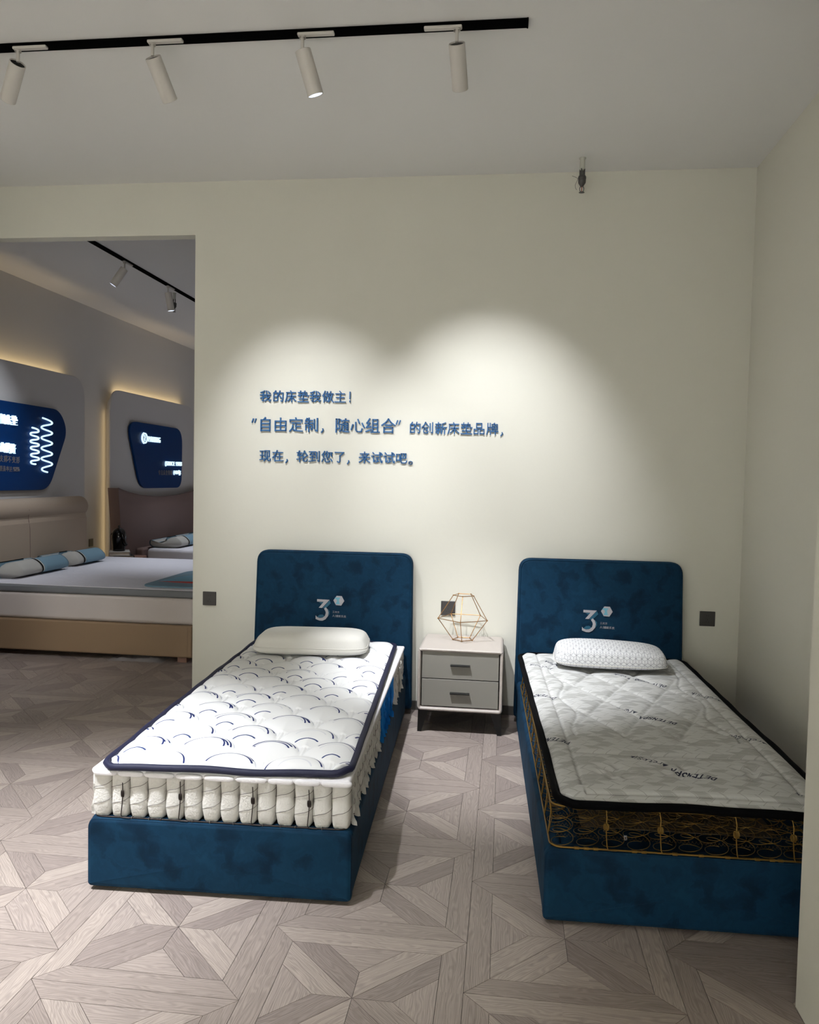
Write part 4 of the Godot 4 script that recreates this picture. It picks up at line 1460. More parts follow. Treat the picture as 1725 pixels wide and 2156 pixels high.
# ------------------------------------------------------------------ pillows
func build_pillows() -> void:
	var b := MB.new()
	var t := thing("latex_pillow", "smooth off-white foam pillow leaning to the navy-lined topper", "pillow", V(-1.018, 0.4655, 0.535), 0.11)
	superbox(b, V(0, 0.054, 0), V(0.325, 0.054, 0.19), 0.48, 0.32, 0.84, Basis.IDENTITY, 72, 24, 1)
	add("cushion", b, M.pillow_white, t)
	b = MB.new()
	var p := PackedVector3Array()
	for i in 72:
		var a := TAU * i / 72
		p.append(V(0.3045 * signf(cos(a)) * pow(absf(cos(a)), 0.32), 0.040, -0.1785 * signf(sin(a)) * pow(absf(sin(a)), 0.32)))
	b.tube(p, 0.0022, 5, true)
	add("seam", b, M.pillow_white, t)

	# knitted pillow with a cube pattern
	var S := 256
	var im := Image.create(S, S, false, Image.FORMAT_RGB8)
	im.fill(Color(0.90, 0.90, 0.905))
	var gl := Color(0.47, 0.475, 0.50)
	var cw := S / 4.0
	var chh := S / 3.0
	for j in range(-1, 5):
		for i in range(-1, 6):
			var c := Vector2(i * cw + (cw / 2 if posmod(j, 2) else 0.0), j * chh * 0.75)
			pass
	var hx := S / 4.0
	var hy := S / 4.0
	for j in range(-1, 6):
		for i in range(-1, 6):
			var c := Vector2((i + (0.5 if posmod(j, 2) else 0.0)) * hx, j * hy)
			var v6 := []
			for k in 6:
				v6.append(c + Vector2(sin(TAU * k / 6.0) * hx * 0.577 , -cos(TAU * k / 6.0) * hy * 0.667))
			for k in 6:
				dab_line(im, v6[k], v6[(k + 1) % 6], 2.6, gl)
			for k in [0, 2, 4]:
				dab_line(im, c, v6[k], 3.4, gl)
			# the grey woven faces of the cubes
			for s in 7:
				var u := s / 7.0
				dab_line(im, c.lerp(v6[4], u), v6[0].lerp(v6[5], u), 1.6, Color(0.82, 0.82, 0.835, 0.7))
	im.generate_mipmaps()
	var tx := ImageTexture.create_from_image(im)
	var m := mat("cube_knit", Color(1, 1, 1), 0.85, 0.0, 0.2)
	m.albedo_texture = tx
	relief(m, tx, 0.25)
	tripl(m, 8.5)
	t = thing("contour_pillow", "white contour pillow with a woven grey cube pattern", "pillow", V(0.572, 0.445, 0.50), -0.035)
	b = MB.new()
	superbox(b, V(0, 0.062, 0), V(0.296, 0.062, 0.17), 0.52, 0.36, 0.90, Basis.IDENTITY, 80, 28, 2)
	add("cushion", b, m, t)
	b = MB.new()
	p = PackedVector3Array()
	for i in 72:
		var a := TAU * i / 72
		p.append(V(0.286 * signf(cos(a)) * pow(absf(cos(a)), 0.36), 0.034, -0.163 * signf(sin(a)) * pow(absf(sin(a)), 0.36)))
	b.tube(p, 0.002, 5, true)
	add("zip_seam", b, M.pillow_white, t)


# ------------------------------------------------------------------ bedside cabinet and ornament
func build_cabinet() -> void:
	var t := thing("bedside_cabinet", "taupe two-drawer bedside cabinet on black legs between the blue beds", "cabinet", V(-0.2145, 0, 0.0))
	var b := MB.new()
	var o := rrect(Vector2(0, 0.3015), Vector2(0.236, 0.174), 0.022, 5)
	var xf := Transform3D(Basis.IDENTITY, V(0, 0, 0.025))
	sweep_outline(b, o, [[0.024, 0.0], [0.004, 0.0], [0.0, 0.006], [0.0, 0.396], [0.003, 0.403], [0.008, 0.406], [0.014, 0.403], [0.019, 0.396], [0.020, 0.01]], xf)
	add("shell", b, M.leather_taupe, t)
	for s in [-1.0, 1.0]:
		b = MB.new()
		b.tube(path_of([V(s * 0.229, 0.469, 0.429), V(s * 0.216, 0.456, 0.4315)]), 0.0012, 4)
		add("mitre_seam", b, M.dark_felt, t)
	b = MB.new()
	b.box(V(0, 0.3015, 0.032), V(0.44, 0.315, 0.012))
	add("back_panel", b, M.dark_felt, t)
	var n := 0
	for y in [0.3825, 0.2275]:
		b = MB.new()
		b.rbox(V(0, y, 0.232), V(0.4235, 0.1505, 0.372), 0.002, Basis.IDENTITY, 1)
		var d := add("drawer", b, M.lacquer_grey, t)
		b = MB.new()
		b.rbox(V(0, y + 0.003, 0.4285), V(0.108, 0.0085, 0.022), 0.0015, Basis.IDENTITY, 1)
		add("handle", b, M.black_metal, d)
		n += 1
	b = MB.new()
	b.box(V(0, 0.119, 0.215), V(0.40, 0.012, 0.33))
	add("leg_frame", b, M.black_metal, t)
	for sx in [-1.0, 1.0]:
		for sz in [0.055, 0.395]:
			b = MB.new()
			var top := V(sx * 0.200, 0.128, sz)
			var low := V(sx * 0.2225, 0.0, sz)
			var c := [V(-0.030, 0, -0.014), V(0.030, 0, -0.014), V(0.030, 0, 0.014), V(-0.030, 0, 0.014)]
			var e := [V(-0.0105, 0, -0.010), V(0.0105, 0, -0.010), V(0.0105, 0, 0.010), V(-0.0105, 0, 0.010)]
			var pts := PackedVector3Array()
			for k in 4:
				pts.append(low + e[k])
			for k in 4:
				pts.append(top + c[k])
			for k in 4:
				var k2 := (k + 1) % 4
				b.quad(pts[k2], pts[k], pts[k + 4], pts[k2 + 4])
			b.quad(pts[0], pts[1], pts[2], pts[3])
			b.quad(pts[7], pts[6], pts[5], pts[4])
			add("leg", b, M.black_metal, t)

	t = thing("wire_ornament", "brass wire lantern frame of open facets standing on the bedside cabinet", "ornament", V(-0.216, 0.4755, 0.165))
	var rings := [[0.060, 0.0045], [0.150, 0.128], [0.062, 0.2625]]
	var pos := []
	for q in rings:
		var l := []
		for k in 5:
			var a := TAU * k / 5 + PI / 2 + 0.06
			l.append(V(cos(a) * q[0], q[1], sin(a) * q[0] * 0.98))
		pos.append(l)
	var ends := []
	for k in 5:
		for q in 3:
			ends.append([pos[q][k], pos[q][(k + 1) % 5]])
		ends.append([pos[0][k], pos[1][k]])
		ends.append([pos[1][k], pos[2][k]])
	for e in ends:
		b = MB.new()
		b.tube(path_of([e[0], e[1]]), 0.0022, 8)
		add("rod", b, M.brass, t)
	for l in pos:
		for p in l:
			b = MB.new()
			b.ball(p, 0.0044, 10)
			add("joint", b, M.brass, t)


# ------------------------------------------------------------------ the second room
const ONWALL := Basis(Vector3(0, 0, -1), Vector3(0, 1, 0), Vector3(1, 0, 0))    # local x runs into the room, z off the wall


func area_strip(parent: Node3D, at: Vector3, b: Basis, size: Vector2, energy: float) -> void:
	var l := AreaLight3D.new()
	l.name = "strip_light"
	l.area_size = size
	l.area_normalize_energy = true
	l.light_energy = energy
	l.light_color = Color(1.0, 0.88, 0.66)
	l.shadow_enabled = true
	l.area_range = 6.0
	l.area_attenuation = 2.0
	parent.add_child(l, true)
	l.transform = Transform3D(b, at)


func wall_panel(label: String, z0: float, z1: float, top: float) -> void:
	var zc := (z0 + z1) / 2
	var hw := absf(z1 - z0) / 2
	var t := thing("wall_panel", label, "wall panel", V(XL, 0, zc))
	var o := rpoly([[-hw, 0.05, 0.02], [hw, 0.05, 0.02], [hw, top, 0.24], [-hw, top, 0.24]], 8)
	var b := MB.new()
	slab(b, o, 0.078, 0.100, 0.006, Transform3D(ONWALL, Vector3.ZERO))
	add("board", b, M.panel_white, t)
	b = MB.new()
	var g := rpoly([[-hw + 0.10, 0.14, 0.02], [hw - 0.10, 0.14, 0.02], [hw - 0.10, top - 0.07, 0.2], [-hw + 0.10, top - 0.07, 0.2]], 8)
	b.prism(g, 0.0, 0.078, Transform3D(ONWALL, Vector3.ZERO))
	add("mounting_frame", b, M.panel_white, t)
	b = MB.new()
	b.tube(outline_path(rpoly([[-hw + 0.088, 0.13, 0.02], [hw - 0.088, 0.13, 0.02], [hw - 0.088, top - 0.058, 0.2], [-hw + 0.088, top - 0.058, 0.2]], 8), 0.066, Transform3D(ONWALL, Vector3.ZERO)), 0.004, 6, true)
	add("led_strip", b, M.led_warm, t)
	area_strip(t, V(0.060, top - 0.05, 0), Basis(V(0, 0, 1), V(1, 0, 0), V(0, -1, 0)), Vector2(hw * 2 - 0.5, 0.012), 0.16)
	for s in [-1.0, 1.0]:
		area_strip(t, V(0.060, top / 2, -s * (hw - 0.08)), Basis(V(0, 1, 0), V(s, 0, 0), V(0, 0, s)), Vector2(top - 0.5, 0.012), 0.05)


func latin(parent: Node3D, text: String, z0: float, z1: float, y: float, h: float, x: float, mt: Material, called := "letters") -> void:
	var f := SystemFont.new()
	f.font_names = PackedStringArray(["Droid Sans"])
	f.font_weight = 700
	var tm := TextMesh.new()
	tm.font = f
	tm.text = text
	tm.font_size = 64
	tm.pixel_size = 0.001
	tm.depth = 0.02
	tm.curve_step = 4.0
	var bb := tm.get_aabb()
	var o := put(called, tm, mt, parent)
	var sx := absf(z1 - z0) / maxf(bb.size.x, 0.001)
	var sy := h / maxf(bb.size.y, 0.001)
	var c := bb.get_center()
	o.transform = Transform3D(ONWALL * Basis.from_scale(V(sx, sy, 0.6)), V(x, y, (z0 + z1) / 2) - ONWALL * V(c.x * sx, c.y * sy, 0))


func sign_board(label: String, pts: Array) -> Node3D:
	var t := thing("sign_board", label, "sign", V(XL, 0, 0))
	var b := MB.new()
	var poly := PackedVector2Array()
	for p in rpoly(pts, 7):
		poly.append(Vector2(-p.x, p.y))
	if Geometry2D.is_polygon_clockwise(poly):
		poly.reverse()
	var ar := 0.0
	for i in poly.size():
		ar += poly[i].cross(poly[(i + 1) % poly.size()])
	if ar < 0:
		poly.reverse()
	slab(b, poly, 0.112, 0.137, 0.003, Transform3D(ONWALL, Vector3.ZERO))
	add("board", b, M.sign_blue, t)
	for k in 4:
		b = MB.new()
		var p: Array = pts[int(k * pts.size() / 4.0)]
		var mid := Vector2.ZERO
		for e in pts:
			mid += Vector2(e[0], e[1]) / pts.size()
		var c := Vector2(p[0], p[1]).lerp(mid, 0.5)
		b.box(V(0.106, c.y, c.x), V(0.014, 0.03, 0.03))
		add("spacer", b, M.black_metal, t)
	return t


func sign_glyphs(t: Node3D, text: String, at: Array, size: float, wide: float, lit: bool) -> void:
	for i in text.length():
		var b := MB.new()
		glyph(b, text[i], size, wide, size * (0.08 if lit else 0.10), 0.137, 0.160 if lit else 0.140, Transform3D(ONWALL, V(0, at[i][1], at[i][0])))
		add("character", b, M.sign_glow if lit else M.sign_print, t)


func zig(t: Node3D, pts: Array, r: float) -> void:
	var b := MB.new()
	var c := Curve3D.new()
	c.bake_interval = 0.012
	for i in pts.size():
		var p := V(0.155, pts[i][1], pts[i][0])
		var dy := 0.022
		if i == 0 or i == pts.size() - 1:
			c.add_point(p)
		else:
			c.add_point(p, V(0, dy, 0), V(0, -dy, 0))
	b.tube(c.get_baked_points(), r, 8)
	add("neon_spring", b, M.sign_glow, t)


func far_pillow(label: String, z0: float, z1: float, split: float, x: float, y: float) -> void:
	var t := thing("contour_pillow", label, "pillow", V(x, y, 0.0), 0.0)
	pillow_part(t, "cushion", z0, z1, 1.0, M.cushion_grey, -1.0, 1.0, 0.05)
	pillow_part(t, "cover", split, z1 - 0.004, 1.03, M.cover_blue, -1.0, 1.0, 0.05)
	pillow_part(t, "cover_band", z0 - 0.03, split, 1.025, M.cover_blue, -1.0, 0.02, 0.0)
	pillow_part(t, "binding", split + 0.012, split - 0.006, 1.034, M.black_tape, -0.02, 1.0, 0.0)


# cross-section in x and y: low hump to the headboard, high hump to the front
func pillow_part(t: Node3D, called: String, a: float, c: float, grow: float, mt: Material, x0: float, x1: float, soft: float) -> void:
	var b := MB.new()
	var pts := PackedVector3Array()
	var n := 14
	for r in n + 1:
		var u := float(r) / n
		var e := minf(u, 1.0 - u) * absf(c - a)
		var k := 1.0
		if soft > 0.0:
			k = lerpf(0.72, 1.0, sqrt(clampf(1.0 - pow(1.0 - clampf(e / soft, 0, 1), 2), 0, 1)))
			if r == 0 or r == n:
				k *= 0.02
		k *= grow
		for i in 40:
			var an := TAU * i / 40
			var px := 0.19 * signf(cos(an)) * pow(absf(cos(an)), 0.62)
			var py := 0.5 * (1.0 + signf(sin(an)) * pow(absf(sin(an)), 0.75))
			var hgt := 0.098 + 0.034 * cos((px / 0.19 - 0.55) * PI * 1.1)
			pts.append(V(clampf(px * k, x0, x1), maxf(py * hgt * k + (1 - k) * 0.05, 0.0), lerpf(a, c, u)))
	b.grid(n + 1, 40, pts, true, a < c)
	add(called, b, mt, t)


func build_far_room() -> void:
	wall_panel("white rounded wall panel with warm backlight behind the beige headboard", -0.62, -3.19, 2.385)
	wall_panel("white rounded wall panel with warm backlight behind the mauve headboard", -3.73, -6.12, 2.345)
	# sign with glowing springs
	var s := sign_board("blue shield-shaped sign with glowing white springs and Chinese lettering", [[-1.30, 1.22, 0.18], [-2.47, 1.215, 0.14], [-2.80, 1.81, 0.12], [-2.66, 2.010, 0.12], [-1.27, 2.02, 0.2]])
	sign_glyphs(s, "健床垫", [[-1.743, 1.852], [-1.822, 1.85], [-1.908, 1.849]], 0.085, 0.078, true)
	sign_glyphs(s, "动弹簧", [[-1.722, 1.604], [-1.797, 1.599], [-1.882, 1.594]], 0.085, 0.078, true)
	sign_glyphs(s, "支撑不变形", [[-1.741, 1.503], [-1.80, 1.501], [-1.856, 1.499], [-1.916, 1.497], [-1.977, 1.495]], 0.058, 0.05, false)
	sign_glyphs(s, "覆盖率达", [[-1.735, 1.416], [-1.781, 1.414], [-1.827, 1.413], [-1.874, 1.411]], 0.046, 0.04, false)
	latin(s, "92%", -1.906, -1.996, 1.411, 0.04, 0.139, M.sign_print)
	zig(s, [[-2.337, 1.905], [-2.497, 1.866], [-2.315, 1.815], [-2.497, 1.767], [-2.315, 1.715], [-2.497, 1.668], [-2.315, 1.616], [-2.497, 1.565], [-2.314, 1.517], [-2.497, 1.466], [-2.321, 1.416], [-2.415, 1.387]], 0.0085)
	zig(s, [[-2.169, 1.802], [-2.273, 1.775], [-2.141, 1.743], [-2.272, 1.708], [-2.141, 1.673], [-2.276, 1.644], [-2.144, 1.612], [-2.276, 1.577], [-2.147, 1.546], [-2.279, 1.512], [-2.147, 1.48], [-2.223, 1.461]], 0.0085)
	s = sign_board("blue shield-shaped sign with a glowing round logo above the mauve headboard", [[-4.41, 1.203, 0.16], [-5.63, 1.196, 0.16], [-5.645, 2.0, 0.22], [-4.06, 2.008, 0.24]])
	var b := MB.new()
	for q in [[0.062, 0.058, 0.0, TAU], [0.082, 0.066, 1.9, 4.4]]:
		var p := PackedVector3Array()
		for i in 25:
			var a := lerpf(q[2], q[3], i / 24.0)
			p.append(V(0.152, 1.819 + sin(a) * q[1], -4.485 - cos(a) * q[0]))
		b.tube(p, 0.010, 6)
	b.tube(path_of([V(0.152, 1.852, -4.478), V(0.152, 1.83, -4.492), V(0.152, 1.81, -4.478), V(0.152, 1.786, -4.490)]), 0.010, 6)
	add("logo", b, M.sign_glow, s)
	latin(s, "PAKING", -4.582, -4.921, 1.815, 0.068, 0.150, M.sign_glow)
	latin(s, "(SINCE 1983", -5.072, -5.597, 1.515, 0.068, 0.150, M.sign_glow)
	sign_glyphs(s, "专注床垫领域", [[-4.925, 1.40], [-4.997, 1.40], [-5.069, 1.40], [-5.141, 1.40], [-5.213, 1.40], [-5.285, 1.40]], 0.062, 0.06, false)
	latin(s, "(40", -5.335, -5.47, 1.40, 0.06, 0.150, M.sign_glow)
	sign_glyphs(s, "年", [[-5.53, 1.40]], 0.068, 0.07, true)
	socket(V(XL, 0.607, -3.49), "dark grey wall plate between the two white backlit panels", PI / 2, false)

	# near beige bed
	var t := thing("double_bed", "beige upholstered double bed with a rolled headboard", "bed", V(-4.4, 0, -1.8))
	b = MB.new()
	var pr := PackedVector2Array()
	for p in [[0.0, 0.05], [0.184, 0.05], [0.186, 0.93], [0.176, 0.965]]:
		pr.append(Vector2(p[0], p[1]))
	for i in 15:
		var a := lerpf(-0.7, PI, i / 14.0)
		pr.append(Vector2(0.10 + 0.098 * cos(a), 1.05 + 0.098 * sin(a)))
	pr.append(Vector2(0.0, 1.02))
	b.prism(pr, -1.0, 1.0)
	var hb := add("headboard", b, M.fabric_beige, t)
	b = MB.new()
	b.lathe([[0.0001, 1.024], [0.060, 1.024], [0.085, 1.018], [0.0995, 1.004], [0.1005, 0.98], [0.1005, -0.98], [0.0995, -1.004], [0.085, -1.018], [0.060, -1.024], [0.0001, -1.024]], 28, Transform3D(Basis(V(1, 0, 0), V(0, 0, 1), V(0, -1, 0)), V(0.10, 1.05, 0)))
	add("roll", b, M.fabric_beige, hb)
	b = MB.new()
	b.tube(path_of([V(0.185, 0.3, -0.05), V(0.187, 0.88, -0.04), V(0.182, 0.975, -0.025), V(0.2, 1.05, -0.01), V(0.165, 1.125, 0.015)]), 0.0022, 5)
	add("seam", b, M.fabric_mauve, hb)
	b = MB.new()
	b.rbox(V(1.12, 0.161, 0), V(2.03, 0.238, 2.0), 0.014, Basis.IDENTITY, 2)
	add("base", b, M.leather_tan, t)
	b = MB.new()
	b.rbox(V(2.118, 0.161, 0), V(0.04, 0.24, 2.006), 0.012, Basis.IDENTITY, 2)
	add("foot_panel", b, M.leather_tan, t)
	for p in [V(2.05, 0.022, 0.94), V(2.05, 0.022, -0.94), V(0.3, 0.022, 0.94), V(0.3, 0.022, -0.94)]:
		b = MB.new()
		b.box(p, V(0.07, 0.044, 0.06))
		add("foot", b, M.wood_pink, t)
	t = thing("double_mattress", "white covered mattress with a grey topper on the beige bed", "mattress", V(-3.24, 0.28, -1.8))
	b = MB.new()
	b.rbox(V(0, 0.102, 0), V(1.97, 0.204, 1.96), 0.03, Basis.IDENTITY, 3)
	add("mattress_body", b, M.sheet_side, t)
	b = MB.new()
	b.rbox(V(0, 0.2305, 0), V(1.985, 0.056, 1.975), 0.018, Basis.IDENTITY, 3)
	add("foam_topper", b, M.topper_grey, t)
	b = MB.new()
	b.rbox(V(0, 0.2605, 0), V(1.965, 0.006, 1.955), 0.0028, Basis.IDENTITY, 2)
	add("top_cover", b, M.sheet_white, t)
	far_pillow("grey contour pillow with a light blue cover, beside the bed's open edge", -1.0, -1.76, -1.345, -3.97, 0.5435)
	far_pillow("grey contour pillow with a light blue cover, beside the backlit wall gap", -1.86, -2.42, -2.02, -3.985, 0.5435)
	t = thing("printed_mat", "light blue printed mat with a red wave lying on the white mattress", "mat", V(-2.48, 0.5435, -1.38))
	b = MB.new()
	slab(b, rpoly([[-0.24, -0.48, 0.12], [0.21, -0.48, 0.05], [0.21, 0.48, 0.05], [-0.24, 0.48, 0.12]], 6), 0.0, 0.012, 0.005, Transform3D(Basis(V(1, 0, 0), V(0, 0, -1), V(0, 1, 0)), Vector3.ZERO))
	add("mat_body", b, M.cover_blue, t)
	b = MB.new()
	b.prism(PackedVector2Array([Vector2(-0.20, -0.24), Vector2(-0.05, -0.27), Vector2(0.21, -0.30), Vector2(0.21, -0.17), Vector2(0.05, -0.20), Vector2(-0.1, -0.22)]), 0.012, 0.0132, Transform3D(Basis(V(1, 0, 0), V(0, 0, -1), V(0, 1, 0)), Vector3.ZERO))
	add("red_wave", b, M.red_print, t)
	b = MB.new()
	b.prism(PackedVector2Array([Vector2(-0.20, -0.22), Vector2(0.04, -0.185), Vector2(0.205, -0.16), Vector2(0.205, 0.40), Vector2(0.0, 0.30), Vector2(-0.16, 0.02)]), 0.012, 0.0130, Transform3D(Basis(V(1, 0, 0), V(0, 0, -1), V(0, 1, 0)), Vector3.ZERO))
	add("sky_patch", b, M.sky_print, t)

	# second bed with a winged headboard
	t = thing("double_bed", "double bed with a mauve winged headboard beyond the bedside table", "bed", V(-4.43, 0, -4.95))
	b = MB.new()
	var rows := 15
	var cols := 33
	for side in 2:
		var pts := PackedVector3Array()
		for r in rows:
			var v := float(r) / (rows - 1)
			for c in cols:
				var u := lerpf(-1.0, 1.0, float(c) / (cols - 1))
				var zz := u * (1.36 - 0.10 * (1.0 - v) + 0.02 * v * v)
				var top := 1.095 + 0.125 * pow(absf(u), 2.2)
				var y := lerpf(0.28, top, v)
				var belly := (1.0 - pow(absf(u), 6)) * (1.0 - pow(2 * v - 1, 6))
				var x := 0.10 + 0.06 * belly + 0.05 * pow(absf(u), 3) if side == 0 else 0.03
				pts.append(V(x, y, -zz))
		b.grid(rows, cols, pts, false, side == 1)
	for e in [0, cols - 1]:
		var pts := PackedVector3Array()
		for r in rows:
			var v := float(r) / (rows - 1)
			var u := -1.0 if e == 0 else 1.0
			var zz := u * (1.36 - 0.10 * (1.0 - v) + 0.02 * v * v)
			var y := lerpf(0.28, 1.22, v)
			pts.append(V(0.03, y, -zz))
			pts.append(V(0.15, y, -zz))
		b.grid(rows, 2, pts, false, e != 0)
	var pts2 := PackedVector3Array()
	for c in cols:
		var u := lerpf(-1.0, 1.0, float(c) / (cols - 1))
		pts2.append(V(0.03, 1.095 + 0.125 * pow(absf(u), 2.2), -u * 1.38))
	for c in cols:
		var u := lerpf(-1.0, 1.0, float(c) / (cols - 1))
		pts2.append(V(0.10 + 0.05 * pow(absf(u), 3), 1.095 + 0.125 * pow(absf(u), 2.2), -u * 1.38))
	b.grid(2, cols, pts2, false, true)
	hb = add("headboard", b, M.fabric_mauve, t)
	b = MB.new()
	var sp := PackedVector3Array()
	for r in rows:
		var v := float(r) / (rows - 1)
		sp.append(V(0.151, lerpf(0.3, 1.22, v), 1.36 - 0.10 * (1.0 - v) + 0.02 * v * v - 0.004))
	for c in cols:
		var u := lerpf(-1.0, 1.0, float(c) / (cols - 1))
		sp.append(V(0.102 + 0.05 * pow(absf(u), 3), 1.095 + 0.125 * pow(absf(u), 2.2), -u * 1.376))
	b.tube(sp, 0.005, 6)
	add("piping", b, M.fabric_mauve, hb)
	b = MB.new()
	b.rbox(V(1.15, 0.19, 0), V(2.0, 0.26, 2.06), 0.02)
	add("base", b, M.fabric_mauve, t)
	b = MB.new()
	b.rbox(V(0.24, 0.41, 0.75), V(0.10, 0.22, 0.60), 0.03)
	b.rbox(V(0.24, 0.41, -0.75), V(0.10, 0.22, 0.60), 0.03)
	add("lower_cushion", b, M.fabric_mauve, t)
	for p in [V(2.0, 0.03, 0.9), V(2.0, 0.03, -0.9), V(0.4, 0.03, 0.9), V(0.4, 0.03, -0.9)]:
		b = MB.new()
		b.box(p, V(0.06, 0.06, 0.06))
		add("foot", b, M.black_metal, t)
	t = thing("double_mattress", "white sheeted mattress on the mauve bed", "mattress", V(-3.22, 0.32, -4.95))
	b = MB.new()
	b.rbox(V(0, 0.098, 0), V(1.80, 0.196, 2.02), 0.045, Basis.IDENTITY, 3)
	add("mattress_body", b, M.sheet_white, t)
	far_pillow("blue-covered pillow on the mauve bed, nearer the bedside table", -4.02, -4.62, -4.30, -3.94, 0.5165)
	far_pillow("blue-covered pillow on the mauve bed, further from the bedside table", -4.72, -5.3, -5.02, -3.96, 0.5165)

	# table, books and black figure between the beds
	t = thing("bedside_table", "low pinkish wooden bedside table between the two double beds", "table", V(-4.08, 0, -3.25))
	b = MB.new()
	slab(b, rpoly([[-0.18, -0.31, 0.03], [0.18, -0.31, 0.10], [0.18, 0.31, 0.10], [-0.18, 0.31, 0.03]], 6), 0.450, 0.480, 0.006, Transform3D(Basis(V(1, 0, 0), V(0, 0, -1), V(0, 1, 0)), Vector3.ZERO))
	add("table_top", b, M.wood_pink, t)
	b = MB.new()
	b.rbox(V(-0.02, 0.2625, 0), V(0.28, 0.375, 0.50), 0.01)
	add("cabinet_body", b, M.wood_pink, t)
	for p in [V(-0.12, 0.0375, 0.21), V(0.08, 0.0375, 0.21), V(-0.12, 0.0375, -0.21), V(0.08, 0.0375, -0.21)]:
		b = MB.new()
		b.lathe([[0.0001, -0.0375], [0.012, -0.0375], [0.018, 0.0375], [0.0001, 0.0375]], 10, Transform3D(Basis.IDENTITY, p))
		add("leg", b, M.black_metal, t)
	t = thing("book", "black book lying under the white book on the pinkish table", "book", V(-4.085, 0.4805, -3.29), 0.62)
	b = MB.new()
	b.rbox(V(0, 0.0015, 0), V(0.21, 0.003, 0.29), 0.001, Basis.IDENTITY, 1)
	b.rbox(V(0, 0.0275, 0), V(0.21, 0.003, 0.29), 0.001, Basis.IDENTITY, 1)
	b.rbox(V(0.1035, 0.0145, 0), V(0.003, 0.029, 0.29), 0.001, Basis.IDENTITY, 1)
	add("cover", b, M.book_black, t)
	b = MB.new()
	b.box(V(-0.002, 0.0145, 0), V(0.198, 0.022, 0.278))
	add("pages", b, M.book_pages, t)
	t = thing("book", "white book lying on the black book under the black figure", "book", V(-4.105, 0.510, -3.27), 0.50)
	b = MB.new()
	b.rbox(V(0, 0.0015, 0), V(0.21, 0.003, 0.26), 0.001, Basis.IDENTITY, 1)
	b.rbox(V(0, 0.0385, 0), V(0.21, 0.003, 0.26), 0.001, Basis.IDENTITY, 1)
	b.rbox(V(0.1035, 0.02, 0), V(0.003, 0.04, 0.26), 0.001, Basis.IDENTITY, 1)
	add("cover", b, M.book_white, t)
	b = MB.new()
	b.box(V(-0.002, 0.02, 0), V(0.198, 0.033, 0.248))
	add("pages", b, M.book_pages, t)
	t = thing("ceramic_figure", "glossy black ceramic domed figure with draped arms standing on white book", "figure", V(-4.11, 0.5505, -3.27))
	b = MB.new()
	b.lathe([[0.0001, 0.0], [0.060, 0.0], [0.064, 0.004], [0.066, 0.03], [0.071, 0.09], [0.076, 0.14], [0.076, 0.165], [0.071, 0.195], [0.058, 0.222], [0.038, 0.240], [0.018, 0.248], [0.0001, 0.250]], 28)
	add("body", b, M.ceramic_black, t)
	b = MB.new()
	b.lathe([[0.010, 0.246], [0.008, 0.252], [0.012, 0.258], [0.010, 0.266], [0.004, 0.276], [0.0001, 0.278]], 14)
	add("knob", b, M.ceramic_black, t)
	b = MB.new()
	b.tube(path_of([V(0.01, 0.235, 0.03), V(0.045, 0.215, 0.045), V(0.068, 0.17, 0.05), V(0.075, 0.12, 0.04), V(0.078, 0.085, 0.02), V(0.082, 0.07, 0.0)]), 0.020, 10)
	add("arm", b, M.ceramic_black, t)
	b = MB.new()
	b.tube(path_of([V(-0.02, 0.235, -0.01), V(-0.055, 0.215, -0.005), V(-0.075, 0.185, 0.0), V(-0.082, 0.17, 0.004)]), 0.012, 10)
	add("arm", b, M.ceramic_black, t)
	# crumpled packing film left under the bed
	t = thing("packing_film", "crumpled whitish packing film lying on the floor under the beige bed", "film", V(-2.70, 0.0, -0.90))
	b = MB.new()
	var fr := RandomNumberGenerator.new()
	fr.seed = 9
	for side in 2:
		fr.seed = 9
		var fp := PackedVector3Array()
		for r in 9:
			for c in 21:
				var e := minf(minf(r, 8 - r) / 2.0, minf(c, 20 - c) / 3.0)
				fp.append(V((c - 10) * 0.021 + fr.randf_range(-0.006, 0.006), 0.002 + clampf(e, 0.0, 1.0) * fr.randf_range(0.004, 0.028) - side * 0.001, (r - 4) * 0.03 + fr.randf_range(-0.008, 0.008)))
		b.grid(9, 21, fp, false, side == 0)
	add("film_sheet", b, M.packing_film, t)
	sprinkler(V(-3.322, CEIL, -2.86), "small steel sprinkler head beside the track of the second room", false)


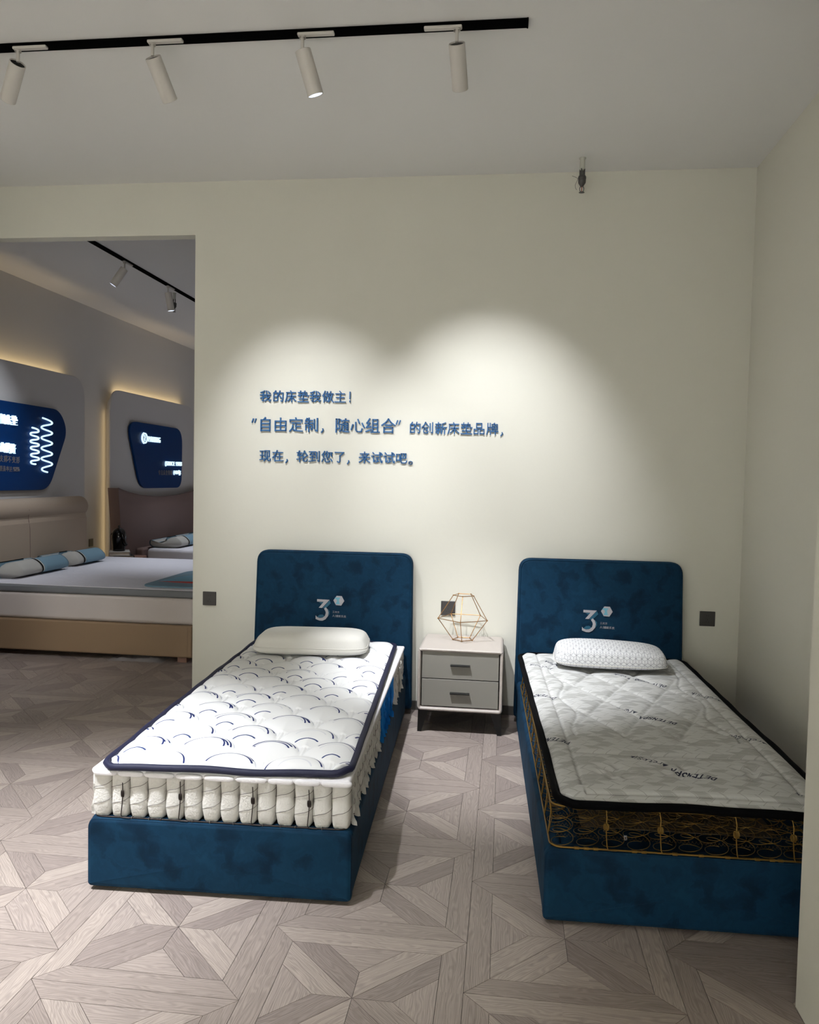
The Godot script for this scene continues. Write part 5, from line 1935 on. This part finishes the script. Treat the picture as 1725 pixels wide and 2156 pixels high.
# ------------------------------------------------------------------ everything
func _ready() -> void:
	rng.seed = 7
	var cam := Camera3D.new()
	cam.name = "camera"
	add_child(cam)
	cam.fov = 66.58
	cam.near = 0.05
	cam.transform = Transform3D(Basis.from_euler(V(-0.0465, 0.1201, 0.0206), EULER_ORDER_YXZ), V(0, 1.425, 4.679))
	cam.current = true
	var env := Environment.new()
	env.background_mode = Environment.BG_COLOR
	env.background_color = Color(0.02, 0.02, 0.02)
	env.tonemap_mode = Environment.TONE_MAPPER_LINEAR
	env.tonemap_exposure = 1.0
	env.sdfgi_enabled = true
	env.ssao_enabled = true
	env.ssil_enabled = true
	var we := WorldEnvironment.new()
	we.name = "world"
	we.environment = env
	add_child(we)

	make_materials()
	build_shell()
	build_floor(cam.transform, 1641.66)

	# ceiling tracks and their spotlights
	rail("light_track", V(-3.2, CEIL - 0.006, 1.532), V(0.046, CEIL - 0.006, 1.532), 0.052, "black ceiling track above the two blue beds")
	var yt := CEIL - 0.011
	var g1 := "white cylinder spotlights on the track above the blue beds"
	spot_lamp(-2.075, yt, 1.545, V(1, 0, 0), V(-0.58, -0.66, -0.46), 4.0, 34, "white cylinder spotlight tilted towards the doorway", g1, 1.0)
	spot_lamp(-1.482, yt, 1.545, V(1, 0, 0), V(0.15, -0.74, -0.66), 3.8, 26, "white cylinder spotlight tilted to the wall lettering", g1, 1.0)
	spot_lamp(-0.850, yt, 1.545, V(1, 0, 0), V(0.26, -0.925, -0.28), 12.0, 22, "white cylinder spotlight with a glowing lens tilted to the bedside cabinet", g1, 1.0)
	spot_lamp(-0.230, yt, 1.545, V(-1, 0, 0), V(0.06, -0.735, -0.675), 4.6, 27, "white cylinder spotlight at the end of the track, aimed at the wall", g1, 1.0)
	rail("light_track", V(-3.2, CEIL - 0.006, 3.05), V(0.6, CEIL - 0.006, 3.05), 0.052, "black ceiling track across the middle of the showroom")
	var g2 := "white cylinder spotlights on the track across the showroom"
	spot_lamp(-2.2, yt, 3.05, V(1, 0, 0), V(0.08, -0.96, -0.22), 17.0, 29, "white cylinder spotlight shining down before the doorway", g2, 1.0)
	spot_lamp(-1.2, yt, 3.05, V(1, 0, 0), V(0.08, -0.95, -0.26), 5.0, 26, "white cylinder spotlight aimed at the foot of the left-hand bed", g2, 1.0)
	rail("light_track", V(-3.2, CEIL - 0.006, 6.3), V(0.5, CEIL - 0.006, 6.3), 0.052, "added black ceiling track for the fill spotlights, unseen at the back of the showroom")  # added behind the camera, only to carry the fill spots
	var g3 := "added fill spotlights on the unseen rear track"
	for x in [-2.5, -1.4, -0.3]:          # nothing but their place tells these apart
		spot_lamp(x, yt, 6.3, V(1, 0, 0), V(0.0, -0.9, 0.40), 31.0, 44, "added white cylinder spotlight giving bounced fill, unseen at the back of the showroom", g3)  # unseen lamps added for soft fill, bounced off the rear of the room
	rail("light_track", V(-3.235, CEIL - 0.006, -0.3), V(-3.235, CEIL - 0.006, -7.5), 0.05, "black ceiling track running down the second room")
	var g4 := "white cylinder spotlights in the second room"
	var cool := Color(0.93, 0.96, 1.0)
	spot_lamp(-3.235, yt, -1.66, V(0, 0, -1), V(-0.50, -0.82, 0.16), 1.8, 38, "white cylinder spotlight with a glowing lens in the second room", g4, 1.0, cool)
	spot_lamp(-3.235, yt, -2.52, V(0, 0, -1), V(0.12, -0.90, -0.10), 3.4, 36, "white cylinder spotlight beside the small sprinkler in the second room", g4, 1.0, cool)
	spot_lamp(-3.235, yt, -4.3, V(0, 0, -1), V(0.1, -0.9, -0.1), 4.0, 40, "unseen white cylinder spotlight added above the mauve bed to fill the second room", g4, 1.0, cool)  # hidden lamp added to brighten the second room
	spot_lamp(-3.235, yt, -5.9, V(0, 0, -1), V(0.5, -0.85, -0.1), 13.0, 46, "unseen white cylinder spotlight added beyond the mauve bed for bounced fill in the second room", g4, 1.0, cool)  # hidden lamp added for bounce, turned away from the panelled wall
	sprinkler(V(0.384, CEIL, 0.20), "steel sprinkler head with a loose wire below the ceiling by the cream wall", true)
	build_lettering()
	socket(V(-1.8166, 0.6304, 0.0), "dark grey wall socket between the doorway and the left-hand bed")
	socket(V(-0.3174, 0.6304, 0.0), "dark grey wall socket behind the brass wire ornament")
	socket(V(1.1915, 0.6304, 0.0), "dark grey wall socket between the right-hand bed and the corner")

	velvet_bed("blue velvet bed beside the doorway, under the navy-lined topper", -1.007, 0.04, 0.972, 0.902, 2.235, M.velvet_blue)
	velvet_bed("blue velvet bed beside the side wall, under the hatched topper", 0.562, 0.028, 0.955, 0.93, 2.205, M.velvet_blue)
	pocket_mattress()
	topper_wave()
	coil_core()
	loose_clip()
	topper_arctic()
	build_pillows()
	build_cabinet()
	build_far_room()
